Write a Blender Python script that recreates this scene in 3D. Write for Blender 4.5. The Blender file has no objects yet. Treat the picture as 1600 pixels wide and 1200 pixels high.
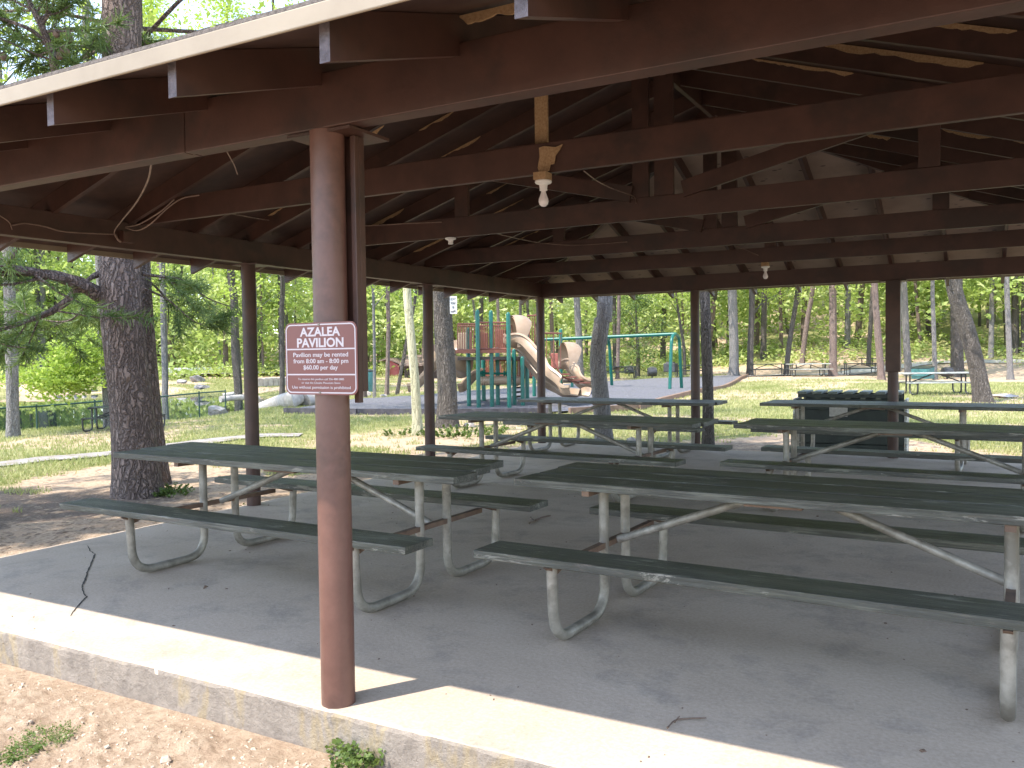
import bpy, math, random
import numpy as np
from mathutils import Vector, Matrix
S = bpy.context.scene
COL = S.collection
# ------------------------------------------------------------ camera
YAW, PITCH, ROLL, F, CX, CY, CZ = -0.5022, -0.0346, -0.0132, 1329.6, 2.2659, -2.6394, 1.4
_d = Vector((math.sin(YAW)*math.cos(PITCH), math.cos(YAW)*math.cos(PITCH), math.sin(PITCH)))
_r = Vector((math.cos(YAW), -math.sin(YAW), 0)); _u = _r.cross(_d)
R2 = _r*math.cos(ROLL)+_u*math.sin(ROLL); U2 = -_r*math.sin(ROLL)+_u*math.cos(ROLL)
CAM = Vector((CX, CY, CZ))
cd = bpy.data.cameras.new("camera"); cam = bpy.data.objects.new("camera", cd); COL.objects.link(cam)
M = Matrix.Identity(4)
for i in range(3):
    M[i][0] = R2[i]; M[i][1] = U2[i]; M[i][2] = -_d[i]; M[i][3] = CAM[i]
cam.matrix_world = M
cd.sensor_fit = 'HORIZONTAL'; cd.sensor_width = 36; cd.lens = F/1600*36; cd.clip_start = .05; cd.clip_end = 2000
S.camera = cam
# ------------------------------------------------------------ sky, sun, exposure
SUNV = Vector((-.32, -.493, 1.0)).normalized()
elev = math.asin(SUNV.z); azim = math.atan2(SUNV.x, SUNV.y)
W = bpy.data.worlds.new("World"); S.world = W; W.use_nodes = True
nt = W.node_tree; bg = nt.nodes['Background']
sk = nt.nodes.new('ShaderNodeTexSky'); sk.sky_type = 'NISHITA'; sk.sun_disc = False
sk.sun_elevation = elev; sk.sun_rotation = azim; sk.altitude = 400; sk.air_density = 1.0; sk.dust_density = .25; sk.ozone_density = 2.0
hs = nt.nodes.new('ShaderNodeHueSaturation'); hs.inputs['Saturation'].default_value = .75; nt.links.new(sk.outputs[0], hs.inputs['Color']); nt.links.new(hs.outputs[0], bg.inputs[0]); bg.inputs[1].default_value = .15
sl = bpy.data.lights.new("sun", 'SUN'); sl.energy = 2.05; sl.angle = math.radians(.55); sl.color = (1, .93, .84)
so = bpy.data.objects.new("sun", sl); COL.objects.link(so); so.rotation_euler = SUNV.to_track_quat('Z', 'Y').to_euler()
S.view_settings.view_transform = 'Standard'; S.view_settings.look = 'None'; S.view_settings.gamma = 1
S.view_settings.exposure = 2.14
cy = S.cycles; cy.max_bounces = 8; cy.diffuse_bounces = 5; cy.glossy_bounces = 3; cy.transmission_bounces = 6
cy.transparent_max_bounces = 8; cy.sample_clamp_indirect = 6; cy.use_denoising = True

# ------------------------------------------------------------ helpers
rnd = random.Random(7); NR = np.random.default_rng(11)
def ray(u, v): return _d + R2*((u-800)/F) + U2*((600-v)/F)
def P(u, v, dep): return CAM + ray(u, v)*dep
def G(u, v, z=-.17):
    w = ray(u, v); return CAM + w*((z-CZ)/w.z)
def depth(p): return (Vector(p)-CAM).dot(_d)
def zat(v, p):       # height at which the vertical line through p meets image row v
    p = Vector((p[0], p[1], 0)); a, b = -5., 60.
    for _ in range(50):
        m = (a+b)/2; q = Vector((p.x, p.y, m))-CAM
        vv = 600-F*q.dot(U2)/q.dot(_d)
        if vv > v: a = m
        else: b = m
    return a
def tag(o, label=None, cat=None, group=None, kind=None):
    if label: o['label'] = label
    if cat: o['category'] = cat
    if group: o['group'] = group
    if kind: o['kind'] = kind
    return o
def empty(name, loc, rz=0, **k):
    o = bpy.data.objects.new(name, None); COL.objects.link(o); o.location = loc; o.rotation_euler = (0, 0, rz)
    o.empty_display_size = .1
    return tag(o, **k)
class MB:
    def __init__(s): s.v = []; s.f = []; s.m = []; s.cur = 0
    def add(s, vs, fs):
        n = len(s.v); s.v += [tuple(v) for v in vs]; s.f += [tuple(i+n for i in f) for f in fs]; s.m += [s.cur]*len(fs); return s
    def hexa(s, p): return s.add(p, [(0, 3, 2, 1), (4, 5, 6, 7), (0, 1, 5, 4), (1, 2, 6, 5), (2, 3, 7, 6), (3, 0, 4, 7)])
    def box(s, a, b):
        (x0, y0, z0), (x1, y1, z1) = a, b
        return s.hexa([(x0, y0, z0), (x1, y0, z0), (x1, y1, z0), (x0, y1, z0), (x0, y0, z1), (x1, y0, z1), (x1, y1, z1), (x0, y1, z1)])
    def beam(s, a, b, w, h, up=(0, 0, 1)):
        a = Vector(a); b = Vector(b); d = (b-a).normalized(); sd = d.cross(Vector(up)).normalized()*w/2; u = sd.cross(d).normalized()*h/2
        return s.hexa([a-sd-u, a+sd-u, b+sd-u, b-sd-u, a-sd+u, a+sd+u, b+sd+u, b-sd+u])
    def tube(s, path, rad, seg=10, cap=True, rj=None):
        path = [Vector(p) for p in path]; n = len(path)
        if not hasattr(rad, '__len__'): rad = [rad]*n
        t = (path[1]-path[0]).normalized(); ref = Vector((0, 0, 1)) if abs(t.z) < .9 else Vector((1, 0, 0))
        x = t.cross(ref).normalized(); vs = []
        for i, p in enumerate(path):
            t = (path[min(i+1, n-1)]-path[max(i-1, 0)]).normalized()
            x = (x-t*x.dot(t)).normalized(); y = t.cross(x)
            for k in range(seg):
                a = 2*math.pi*k/seg; r = rad[i]*(rj(i, k, a) if rj else 1)
                vs.append(p+(x*math.cos(a)+y*math.sin(a))*r)
        fs = [(i*seg+k, i*seg+(k+1) % seg, (i+1)*seg+(k+1) % seg, (i+1)*seg+k) for i in range(n-1) for k in range(seg)]
        if cap: fs += [tuple(range(seg))[::-1], tuple(range((n-1)*seg, n*seg))]
        return s.add(vs, fs)
    def sweep(s, path, lat, sec, closed=True, ups=None):
        n = len(path); m = len(sec); vs = []
        for i, p in enumerate(path):
            p = Vector(p); t = (Vector(path[min(i+1, n-1)])-Vector(path[max(i-1, 0)])).normalized()
            l = Vector(lat[i] if isinstance(lat, list) else lat); l = (l-t*l.dot(t)).normalized(); u = l.cross(t)
            if u.z < 0: u = -u
            for a, b in sec: vs.append(p+l*a+u*b)
        r = m if closed else m-1
        fs = [(i*m+k, i*m+(k+1) % m, (i+1)*m+(k+1) % m, (i+1)*m+k) for i in range(n-1) for k in range(r)]
        if closed: fs += [tuple(range(m))[::-1], tuple(range((n-1)*m, n*m))]
        return s.add(vs, fs)
    def lathe(s, c, prof, seg=16):
        vs = [(c[0]+r*math.cos(2*math.pi*k/seg), c[1]+r*math.sin(2*math.pi*k/seg), c[2]+z) for r, z in prof for k in range(seg)]
        n = len(prof)
        fs = [(i*seg+k, i*seg+(k+1) % seg, (i+1)*seg+(k+1) % seg, (i+1)*seg+k) for i in range(n-1) for k in range(seg)]
        fs += [tuple(range(seg))[::-1], tuple(range((n-1)*seg, n*seg))]
        return s.add(vs, fs)
    def build(s, name, mat, parent=None, smooth=False, bevel=0, **k):
        me = bpy.data.meshes.new(name); me.from_pydata(s.v, [], s.f)
        for m in (mat if isinstance(mat, (list, tuple)) else [mat]): me.materials.append(m)
        if len(me.materials) > 1: me.polygons.foreach_set('material_index', s.m)
        if smooth:
            me.polygons.foreach_set('use_smooth', [True]*len(s.f))
            try: me.set_sharp_from_angle(angle=math.radians(45))
            except Exception: pass
        me.update()
        o = bpy.data.objects.new(name, me); COL.objects.link(o); o.parent = parent
        if bevel:
            b = o.modifiers.new('bevel', 'BEVEL'); b.width = bevel; b.segments = 2; b.limit_method = 'ANGLE'
        return tag(o, **k)
def bez(pts, n=8):       # Catmull-Rom through points
    pts = [Vector(p) for p in pts]; q = [pts[0]*2-pts[1]]+pts+[pts[-1]*2-pts[-2]]; o = []
    for i in range(1, len(q)-2):
        for k in range(n):
            t = k/n; a, b, c, e = q[i-1:i+3]
            o.append(.5*((2*b)+(c-a)*t+(2*a-5*b+4*c-e)*t*t+(3*b-a-3*c+e)*t**3))
    return o+[pts[-1]]
def fillet(pts, rad, n=6):
    pts = [Vector(p) for p in pts]; o = [pts[0]]
    for i in range(1, len(pts)-1):
        a = (pts[i-1]-pts[i]); b = (pts[i+1]-pts[i]); r = min(rad, a.length*.49, b.length*.49)
        p0 = pts[i]+a.normalized()*r; p1 = pts[i]+b.normalized()*r
        for k in range(n+1):
            t = k/n; o.append(p0*(1-t)**2+pts[i]*2*t*(1-t)+p1*t*t)
    return o+[pts[-1]]
def _h(ix, iy, sd):
    n = (ix.astype(np.int64)*374761393+iy.astype(np.int64)*668265263+sd*1442695041) & 0xffffffff
    n = ((n ^ (n >> 13))*1274126177) & 0xffffffff
    return ((n ^ (n >> 16)) & 0xffff)/65535.
def vnoise(x, y, sd=0):
    ix = np.floor(x); iy = np.floor(y); fx = x-ix; fy = y-iy; fx = fx*fx*(3-2*fx); fy = fy*fy*(3-2*fy)
    a = _h(ix, iy, sd); b = _h(ix+1, iy, sd); c = _h(ix, iy+1, sd); e = _h(ix+1, iy+1, sd)
    return (a*(1-fx)+b*fx)*(1-fy)+(c*(1-fx)+e*fx)*fy
def fbm(x, y, o=4, sd=0):
    s = 0; a = .5
    for k in range(o): s = s+a*vnoise(x*2**k, y*2**k, sd+k*17); a *= .5
    return s/(1-.5**o)

# ------------------------------------------------------------ materials
def mat(name):
    m = bpy.data.materials.new(name); m.use_nodes = True; n = m.node_tree
    return m, n, n.nodes['Principled BSDF']
def N(n, t, **k):
    x = n.nodes.new(t)
    for a, b in k.items():
        if a in x.inputs: x.inputs[a].default_value = b
        else: setattr(x, a, b)
    return x
def L(n, a, b): n.links.new(a, b)
def ramp(n, fac, stops, interp='LINEAR'):
    r = n.nodes.new('ShaderNodeValToRGB'); r.color_ramp.interpolation = interp; e = r.color_ramp.elements
    while len(e) < len(stops): e.new(.5)
    for i, (p, c) in enumerate(stops): e[i].position = p; e[i].color = (*c, 1) if len(c) == 3 else c
    L(n, fac, r.inputs[0]); return r.outputs[0]
def coord(n, scale=(1, 1, 1), kind='Object', rot=(0, 0, 0)):
    t = n.nodes.new('ShaderNodeTexCoord'); m = n.nodes.new('ShaderNodeMapping'); m.inputs['Scale'].default_value = scale; m.inputs['Rotation'].default_value = rot
    L(n, t.outputs[kind], m.inputs[0]); return m.outputs[0]
def wcoord(n, scale=(1, 1, 1)):
    t = n.nodes.new('ShaderNodeNewGeometry'); m = n.nodes.new('ShaderNodeMapping'); m.inputs['Scale'].default_value = scale
    L(n, t.outputs['Position'], m.inputs[0]); return m.outputs[0]
def noise(n, vec, sc, det=4, rough=.55, dist=0):
    x = N(n, 'ShaderNodeTexNoise', Scale=sc, Detail=det, Roughness=rough, Distortion=dist); L(n, vec, x.inputs['Vector']); return x.outputs['Fac']
def mix(n, f, a, b, blend='MIX'):
    m = n.nodes.new('ShaderNodeMix'); m.data_type = 'RGBA'; m.blend_type = blend
    for i, s in ((0, f), (6, a), (7, b)):
        if hasattr(s, 'links'): L(n, s, m.inputs[i])
        else: m.inputs[i].default_value = s if i == 0 else (*s, 1)
    return m.outputs[2]
def bump(n, h, b, st=.3, dist=.02, nrm=None):
    x = N(n, 'ShaderNodeBump', Strength=st, Distance=dist); L(n, h, x.inputs['Height'])
    if nrm: L(n, nrm, x.inputs['Normal'])
    L(n, x.outputs[0], b.inputs['Normal']); return x.outputs[0]
def noisy(name, c1, c2, sc=8, rough=.7, st=.25, dist=.01, stretch=(1, 1, 1), world=True, c3=None, sc3=2., metal=0, thr=(.35, .65)):
    m, n, b = mat(name); v = wcoord(n, stretch) if world else coord(n, stretch)
    f = noise(n, v, sc, 6, .6); c = ramp(n, f, [(thr[0], c1), (thr[1], c2)])
    if c3:
        g = noise(n, v, sc3, 5, .65); r = ramp(n, g, [(.52, (0, 0, 0)), (.62, (1, 1, 1))]); c = mix(n, r, c, c3)
    L(n, c, b.inputs['Base Color']); b.inputs['Roughness'].default_value = rough; b.inputs['Metallic'].default_value = metal
    f2 = noise(n, v, sc*3, 6, .65); bump(n, f2, b, st, dist); return m
MT = {}
MT['paint'] = noisy('brown_paint', (.048, .021, .0145), (.070, .031, .0215), 5, .5, .25, .006, (1, 1, 1), c3=(.036, .019, .014), sc3=1.7)
MT['paint_end'] = noisy('weathered_end_grain', (.075, .062, .066), (.16, .135, .145), 30, .8, .5, .01)
MT['deck'] = noisy('brown_sheathing', (.036, .017, .012), (.062, .030, .021), 6, .6, .3, .005)
MT['raw'] = noisy('raw_plywood', (.27, .165, .08), (.38, .25, .135), 14, .75, .3, .005, (6, 1, 6))
def m_ply():  # bare knotty plywood, its tan lightened for light bounced off the ground
    m, n, b = mat('ground_lit_plywood'); v = wcoord(n, (1, 1, 1)); f = noise(n, v, 3, 5)
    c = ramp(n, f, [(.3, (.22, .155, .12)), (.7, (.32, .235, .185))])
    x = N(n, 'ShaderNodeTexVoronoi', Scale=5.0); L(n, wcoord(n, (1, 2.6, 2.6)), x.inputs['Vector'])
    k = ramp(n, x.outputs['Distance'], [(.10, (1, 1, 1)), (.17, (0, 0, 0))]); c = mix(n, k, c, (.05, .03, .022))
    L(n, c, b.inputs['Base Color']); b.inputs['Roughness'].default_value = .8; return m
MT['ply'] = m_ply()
MT['post'] = noisy('post_paint', (.108, .050, .037), (.140, .067, .050), 9, .42, .35, .004, c3=(.082, .04, .031), sc3=2.3)
MT['cream'] = noisy('cream_trim', (.24, .19, .13), (.29, .235, .165), 4, .5, .2, .004)
MT['shingle'] = noisy('asphalt_shingle', (.10, .085, .075), (.2, .17, .15), 60, .95, .8, .01)
def m_conc():
    m, n, b = mat('concrete'); v = wcoord(n)
    f = noise(n, v, 1.1, 6, .6, .4); c = ramp(n, f, [(.3, (.42, .32, .225)), (.5, (.51, .395, .285)), (.7, (.57, .455, .34))])
    s = noise(n, v, 2.1, 9, .72, .15); c = mix(n, ramp(n, s, [(.50, (0, 0, 0)), (.66, (.62, .62, .62))]), c, (.23, .185, .145))
    g = noise(n, v, 55, 4, .7); c = mix(n, .22, c, ramp(n, g, [(.3, (.16, .14, .12)), (.7, (.68, .62, .56))]), 'MIX')
    k = N(n, 'ShaderNodeTexVoronoi', Scale=3.3); L(n, v, k.inputs['Vector'])
    c = mix(n, ramp(n, k.outputs['Distance'], [(.010, (1, 1, 1)), (.022, (0, 0, 0))]), c, (.07, .055, .045))
    # formed side face: yellow and grey stains
    ge = n.nodes.new('ShaderNodeNewGeometry'); sx = n.nodes.new('ShaderNodeSeparateXYZ'); L(n, ge.outputs['True Normal'], sx.inputs[0])
    ab = N(n, 'ShaderNodeMath', operation='ABSOLUTE'); L(n, sx.outputs[2], ab.inputs[0])
    side = N(n, 'ShaderNodeMath', operation='LESS_THAN'); side.inputs[1].default_value = .6; L(n, ab.outputs[0], side.inputs[0])
    w = noise(n, wcoord(n, (3.2, 3.2, 1.2)), 1.6, 5, .6, .3)
    sc = ramp(n, w, [(.3, (.20, .165, .135)), (.5, (.30, .25, .20)), (.57, (.35, .27, .155)), (.64, (.25, .21, .17)), (.72, (.34, .29, .235))])
    sc = mix(n, .22, sc, ramp(n, noise(n, v, 14, 7, .75), [(.35, (.10, .085, .07)), (.65, (.46, .40, .33))]))
    c = mix(n, side.outputs[0], c, sc)
    L(n, c, b.inputs['Base Color']); b.inputs['Roughness'].default_value = .82
    h1 = bump(n, noise(n, v, 30, 8, .7), b, .25, .01)
    mu = N(n, 'ShaderNodeMath', operation='MULTIPLY'); L(n, side.outputs[0], mu.inputs[0]); mu.inputs[1].default_value = .9
    bb = N(n, 'ShaderNodeBump', Distance=.03); L(n, mu.outputs[0], bb.inputs['Strength']); L(n, noise(n, v, 13, 8, .75), bb.inputs['Height']); L(n, h1, bb.inputs['Normal']); L(n, bb.outputs[0], b.inputs['Normal'])
    return m
MT['concrete'] = m_conc()
def m_plank(name, base, base2, chip, thr=.6, side=None):
    m, n, b = mat(name); v = coord(n, (1.2, 16, 16)); f = noise(n, v, 3, 6, .6)
    c = ramp(n, f, [(.3, base), (.7, base2)])
    ob = n.nodes.new('ShaderNodeObjectInfo'); vm = N(n, 'ShaderNodeVectorMath', operation='ADD'); mp = coord(n, (1, 5, 5)); L(n, mp, vm.inputs[0])
    cx = n.nodes.new('ShaderNodeCombineXYZ'); ml = N(n, 'ShaderNodeMath', operation='MULTIPLY'); ml.inputs[1].default_value = 37.; L(n, ob.outputs['Random'], ml.inputs[0]); L(n, ml.outputs[0], cx.inputs[0]); L(n, cx.outputs[0], vm.inputs[1])
    w = noise(n, vm.outputs[0], 3.2, 8, .75, .6); k = ramp(n, w, [(thr, (0, 0, 0)), (thr+.035, (1, 1, 1))])
    c = mix(n, k, c, chip)
    st_ = noise(n, coord(n, (1.5, 45, 45)), 2.2, 6, .7); pm = noise(n, vm.outputs[0], 1.3, 4, .6); mm = N(n, 'ShaderNodeMath', operation='MULTIPLY'); L(n, st_, mm.inputs[0]); L(n, pm, mm.inputs[1])
    c = mix(n, ramp(n, mm.outputs[0], [(.24, (0, 0, 0)), (.34, (.75, .75, .75))]), c, tuple(q*2.3 for q in base2))
    br = noise(n, vm.outputs[0], 2.3, 8, .8, .8); c = mix(n, ramp(n, br, [(.55, (0, 0, 0)), (.60, (.8, .8, .8))]), c, (.115, .095, .075))
    w2 = noise(n, vm.outputs[0], 1.6, 6, .7); c = mix(n, ramp(n, w2, [(.45, (0, 0, 0)), (.7, (.55, .55, .55))]), c, (.075, .075, .045))
    L(n, c, b.inputs['Base Color']); b.inputs['Roughness'].default_value = .48
    bump(n, noise(n, v, 5, 8, .7), b, .8, .012); return m
MT['plank'] = m_plank('green_weathered_plank', (.040, .039, .031), (.078, .077, .061), (.27, .25, .21), .575)
MT['plank_pale'] = m_plank('pale_grey_plank', (.30, .30, .27), (.42, .42, .38), (.2, .19, .16), .6)
MT['pipe'] = noisy('galvanised_pipe', (.20, .18, .145), (.34, .31, .26), 12, .5, .3, .003, c3=(.17, .15, .12), sc3=4, metal=.25)
MT['angle'] = noisy('rusty_angle_iron', (.10, .06, .04), (.18, .11, .07), 12, .7, .3, .003)
def m_bark(name, c1, c2, c3, sc=5, st=1.0, zs=.22, dist=.05):
    m, n, b = mat(name); v = wcoord(n, (1, 1, zs))
    x = N(n, 'ShaderNodeTexVoronoi', Scale=sc*5.2, feature='DISTANCE_TO_EDGE'); nv = noise(n, wcoord(n), 6, 4)
    vm = N(n, 'ShaderNodeVectorMath', operation='MULTIPLY_ADD'); L(n, v, vm.inputs[0]); vm.inputs[1].default_value = (1, 1, 1)
    sc_ = N(n, 'ShaderNodeMath', operation='MULTIPLY'); sc_.inputs[1].default_value = .16; L(n, nv, sc_.inputs[0]); L(n, sc_.outputs[0], vm.inputs[2])
    L(n, vm.outputs[0], x.inputs['Vector'])
    f = noise(n, v, sc*4, 6, .7); c = ramp(n, f, [(.3, c1), (.62, c2), (.78, c3)])
    c = mix(n, ramp(n, x.outputs['Distance'], [(.0, (.85, .85, .85)), (.085, (0, 0, 0))]), c, tuple(q*.45 for q in c1))
    L(n, c, b.inputs['Base Color']); b.inputs['Roughness'].default_value = .92
    r = ramp(n, x.outputs['Distance'], [(0, (0, 0, 0)), (.25, (1, 1, 1))]); h = bump(n, r, b, st, dist)
    bump(n, noise(n, v, sc*9, 6, .7), b, .5, .02, h); return m
MT['pine_bark'] = m_bark('pine_bark', (.17, .118, .098), (.26, .195, .165), (.46, .41, .375), 4.2)
MT['oak_bark'] = m_bark('oak_bark', (.12, .10, .085), (.22, .19, .165), (.34, .31, .28), 7, 1, .12)
MT['grey_bark'] = m_bark('grey_bark', (.19, .175, .165), (.30, .28, .265), (.42, .40, .38), 6, .7, .15)
MT['red_bark'] = m_bark('red_bark', (.19, .135, .112), (.30, .225, .195), (.42, .35, .32), 6, .7, .2)
MT['bare_wood'] = m_bark('peeled_bark', (.40, .38, .24), (.50, .47, .32), (.58, .56, .42), 3, .3, .06)
def m_leaf(name, c1, c2, c3, tr=.45, rough=.5):
    m, n, b = mat(name); a = N(n, 'ShaderNodeAttribute', attribute_name='tint')
    c = ramp(n, a.outputs['Fac'], [(0, c1), (.5, c2), (1, c3)])
    L(n, c, b.inputs['Base Color']); b.inputs['Roughness'].default_value = rough; b.inputs['Specular IOR Level'].default_value = .25
    t = n.nodes.new('ShaderNodeBsdfTranslucent'); L(n, mix(n, .5, c, (.30, .42, .05)), t.inputs[0])
    ms = n.nodes.new('ShaderNodeMixShader'); ms.inputs[0].default_value = tr
    L(n, b.outputs[0], ms.inputs[1]); L(n, t.outputs[0], ms.inputs[2]); L(n, ms.outputs[0], n.nodes['Material Output'].inputs[0]); return m
MT['leaf'] = m_leaf('spring_leaves', (.20, .29, .055), (.36, .47, .09), (.56, .62, .18))
MT['leaf_lime'] = m_leaf('lime_leaves', (.30, .43, .07), (.45, .58, .10), (.60, .66, .20))
MT['leaf_far'] = m_leaf('far_wood_leaves', (.24, .32, .10), (.42, .52, .16), (.64, .67, .32), .5)
MT['weed'] = m_leaf('weed_leaves', (.07, .11, .03), (.13, .19, .05), (.22, .28, .09), .3)
MT['needle'] = m_leaf('pine_needles', (.06, .10, .035), (.10, .16, .05), (.18, .23, .08), .25)
MT['shrub'] = m_leaf('undergrowth_leaves', (.24, .32, .09), (.42, .50, .16), (.62, .60, .32), .45)
MT['grass'] = m_leaf('grass_blades', (.24, .26, .09), (.40, .40, .17), (.60, .53, .32), .3, .6)
MT['teal'] = noisy('teal_powder_coat', (.0, .09, .066), (.006, .12, .09), 6, .35, .1, .002)
MT['tan'] = noisy('tan_plastic', (.29, .20, .13), (.37, .265, .18), 2.5, .38, .1, .002)
MT['maroon'] = noisy('maroon_metal', (.17, .055, .035), (.23, .08, .05), 6, .45, .1, .002)
MT['deckdark'] = noisy('dark_coated_deck', (.045, .03, .025), (.07, .05, .04), 10, .5, .2, .003)
MT['brick'] = noisy('brick_red_panel', (.34, .10, .07), (.42, .14, .10), 6, .5, .1, .002)
MT['rubber'] = noisy('grey_rubber_mulch', (.075, .073, .078), (.235, .23, .25), 22, .95, .9, .05, c3=(.16, .155, .175), sc3=1.2)
MT['timber'] = noisy('dark_border_timber', (.05, .045, .05), (.10, .09, .10), 6, .8, .3, .01)
MT['brown_timber'] = noisy('brown_border_timber', (.16, .10, .07), (.26, .17, .12), 6, .85, .4, .01)
MT['path'] = noisy('worn_concrete_path', (.36, .33, .30), (.5, .46, .42), 3, .9, .4, .01)
MT['dirtclod'] = noisy('dirt_clod', (.36, .26, .18), (.62, .50, .38), 40, .95, .4, .003)
MT['oldpath'] = noisy('dull_worn_path', (.22, .195, .18), (.32, .29, .265), 5, .95, .5, .01, c3=(.22, .18, .13), sc3=3)
MT['slat'] = noisy('sky_lit_green_slat', (.10, .12, .105), (.17, .19, .17), 9, .7, .3, .004)  # green lightened to paint in sky light on the top slats
MT['drylitter'] = noisy('dry_litter', (.15, .10, .065), (.36, .27, .18), 9, .9, .3, .003)
MT['rock'] = noisy('grey_rock', (.13, .12, .12), (.38, .36, .35), 3, .9, .9, .06)
MT['rock_pale'] = noisy('pale_rock', (.34, .29, .26), (.55, .49, .44), 3, .9, .8, .05)
MT['black'] = noisy('black_metal', (.03, .03, .032), (.06, .06, .065), 6, .5, .1, .002)
MT['dkgreen'] = noisy('dark_green_paint', (.018, .024, .02), (.032, .042, .035), 6, .55, .2, .004)
MT['dumpster'] = noisy('dumpster_green', (.04, .15, .15), (.07, .20, .20), 3, .5, .1, .002)
MT['redwall'] = noisy('red_siding', (.42, .10, .11), (.50, .14, .15), 3, .7, .1, .002)
MT['roofbrown'] = noisy('brown_roof', (.17, .12, .10), (.25, .18, .15), 6, .9, .2, .01)
MT['darkwall'] = noisy('dark_shed_wall', (.05, .035, .03), (.08, .055, .045), 6, .9, .2, .01)
MT['white'] = noisy('white_enamel', (.78, .77, .75), (.85, .84, .82), 5, .35, .05, .001)
MT['signred'] = noisy('sign_brown_red', (.150, .042, .035), (.170, .049, .041), 3, .4, .05, .001)
MT['signwhite'] = noisy('sign_white', (.50, .44, .455), (.55, .49, .505), 3, .4, .03, .001)
MT['paper'] = noisy('weathered_notice', (.36, .34, .30), (.55, .53, .48), 10, .7, .1, .001)
MT['ink'] = noisy('dark_lettering', (.03, .03, .03), (.05, .05, .05), 5, .6, .05, .001)
MT['bulb'] = noisy('frosted_bulb', (.80, .76, .76), (.86, .82, .82), 5, .25, .02, .001)
MT['wire'] = noisy('painted_wire', (.14, .09, .07), (.24, .17, .13), 9, .6, .1, .001)
MT['fence'] = noisy('green_vinyl_chain_link', (.02, .06, .05), (.03, .08, .065), 9, .5, .1, .001)
MT['twig'] = noisy('dry_twig', (.10, .065, .045), (.18, .12, .085), 20, .8, .3, .003)
MT['crack'] = noisy('crack_shadow_dirt', (.03, .025, .02), (.06, .05, .04), 30, .95, .3, .003)
MT['oldlog'] = noisy('bleached_log', (.34, .30, .27), (.50, .46, .42), 5, .9, .7, .03)
def m_water():
    m, n, b = mat('pond_water'); b.inputs['Base Color'].default_value = (.008, .022, .020, 1); b.inputs['Roughness'].default_value = .015
    b.inputs['IOR'].default_value = 1.33; b.inputs['Specular IOR Level'].default_value = .4
    bump(n, noise(n, wcoord(n, (1, 1, 1)), 1.6, 3, .5), b, .05, .02); return m
MT['water'] = m_water()
def m_ground():
    m, n, b = mat('ground'); v = wcoord(n); A = N(n, 'ShaderNodeAttribute', attribute_name='grass'); B = N(n, 'ShaderNodeAttribute', attribute_name='litter')
    f = noise(n, v, 1.7, 8, .7, .5)
    f5 = noise(n, v, 22, 8, .75)
    dirt = ramp(n, f5, [(.30, (.20, .135, .09)), (.44, (.43, .315, .22)), (.55, (.52, .40, .285)), (.72, (.61, .49, .37))])
    dirt = mix(n, ramp(n, f, [(.35, (0, 0, 0)), (.65, (.6, .6, .6))]), dirt, (.42, .295, .20))
    gr = ramp(n, noise(n, v, 9, 8, .75), [(.3, (.13, .13, .05)), (.5, (.25, .245, .10)), (.7, (.42, .37, .20))])
    li = ramp(n, noise(n, v, 30, 8, .8), [(.3, (.10, .07, .05)), (.5, (.20, .15, .115)), (.7, (.32, .25, .19))])
    def sel(at, amt):
        s = N(n, 'ShaderNodeMath', operation='ADD'); L(n, at.outputs['Fac'], s.inputs[0]); q = N(n, 'ShaderNodeMath', operation='MULTIPLY_ADD'); L(n, noise(n, v, 5, 8, .8), q.inputs[0]); q.inputs[1].default_value = amt; q.inputs[2].default_value = -amt/2
        L(n, q.outputs[0], s.inputs[1]); return ramp(n, s.outputs[0], [(.4, (0, 0, 0)), (.6, (1, 1, 1))])
    c = mix(n, sel(B, 1.3), dirt, li); c = mix(n, sel(A, 1.3), c, gr)
    L(n, c, b.inputs['Base Color']); b.inputs['Roughness'].default_value = .95; b.inputs['Specular IOR Level'].default_value = .1
    h = bump(n, f5, b, .9, .03); bump(n, noise(n, v, 70, 6, .8), b, .6, .01, h); return m
MT['ground'] = m_ground()
def onY(u, v, y): w = ray(u, v); return CAM+w*((y-CY)/w.y)
def onX(u, v, x): w = ray(u, v); return CAM+w*((x-CX)/w.x)
def pxu(x, y):
    q = Vector((x-CX, y-CY, 0)); return 800+F*q.dot(_r)/max(.1, q.dot(Vector((_d.x, _d.y, 0)).normalized()))
# ------------------------------------------------------------ terrain, pond
shore = [(-420, 720), (0, 684), (110, 676), (235, 668), (300, 657), (345, 651), (400, 644), (452, 634), (470, 626), (400, 617), (330, 614), (250, 615), (170, 612), (90, 614), (0, 616), (-150, 619), (-420, 622)]
LAKE = np.array([G(u, v, -.45)[:2] for u, v in shore])
def lake_sd(x, y):       # >0 inside
    ins = np.zeros(x.shape, bool); dm = np.full(x.shape, 1e9); n = len(LAKE)
    for i in range(n):
        ax, ay = LAKE[i]; bx, by = LAKE[(i+1) % n]
        c = ((ay > y) != (by > y)) & (x < (bx-ax)*(y-ay)/(by-ay+1e-12)+ax); ins ^= c
        ex, ey = bx-ax, by-ay; t = np.clip(((x-ax)*ex+(y-ay)*ey)/(ex*ex+ey*ey), 0, 1)
        dm = np.minimum(dm, np.hypot(x-ax-ex*t, y-ay-ey*t))
    return np.where(ins, dm, -dm)
def sstep(a, b, x): t = np.clip((x-a)/(b-a), 0, 1); return t*t*(3-2*t)
DH = Vector((_d.x, _d.y)).normalized(); RH = Vector((_r.x, _r.y))
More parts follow.
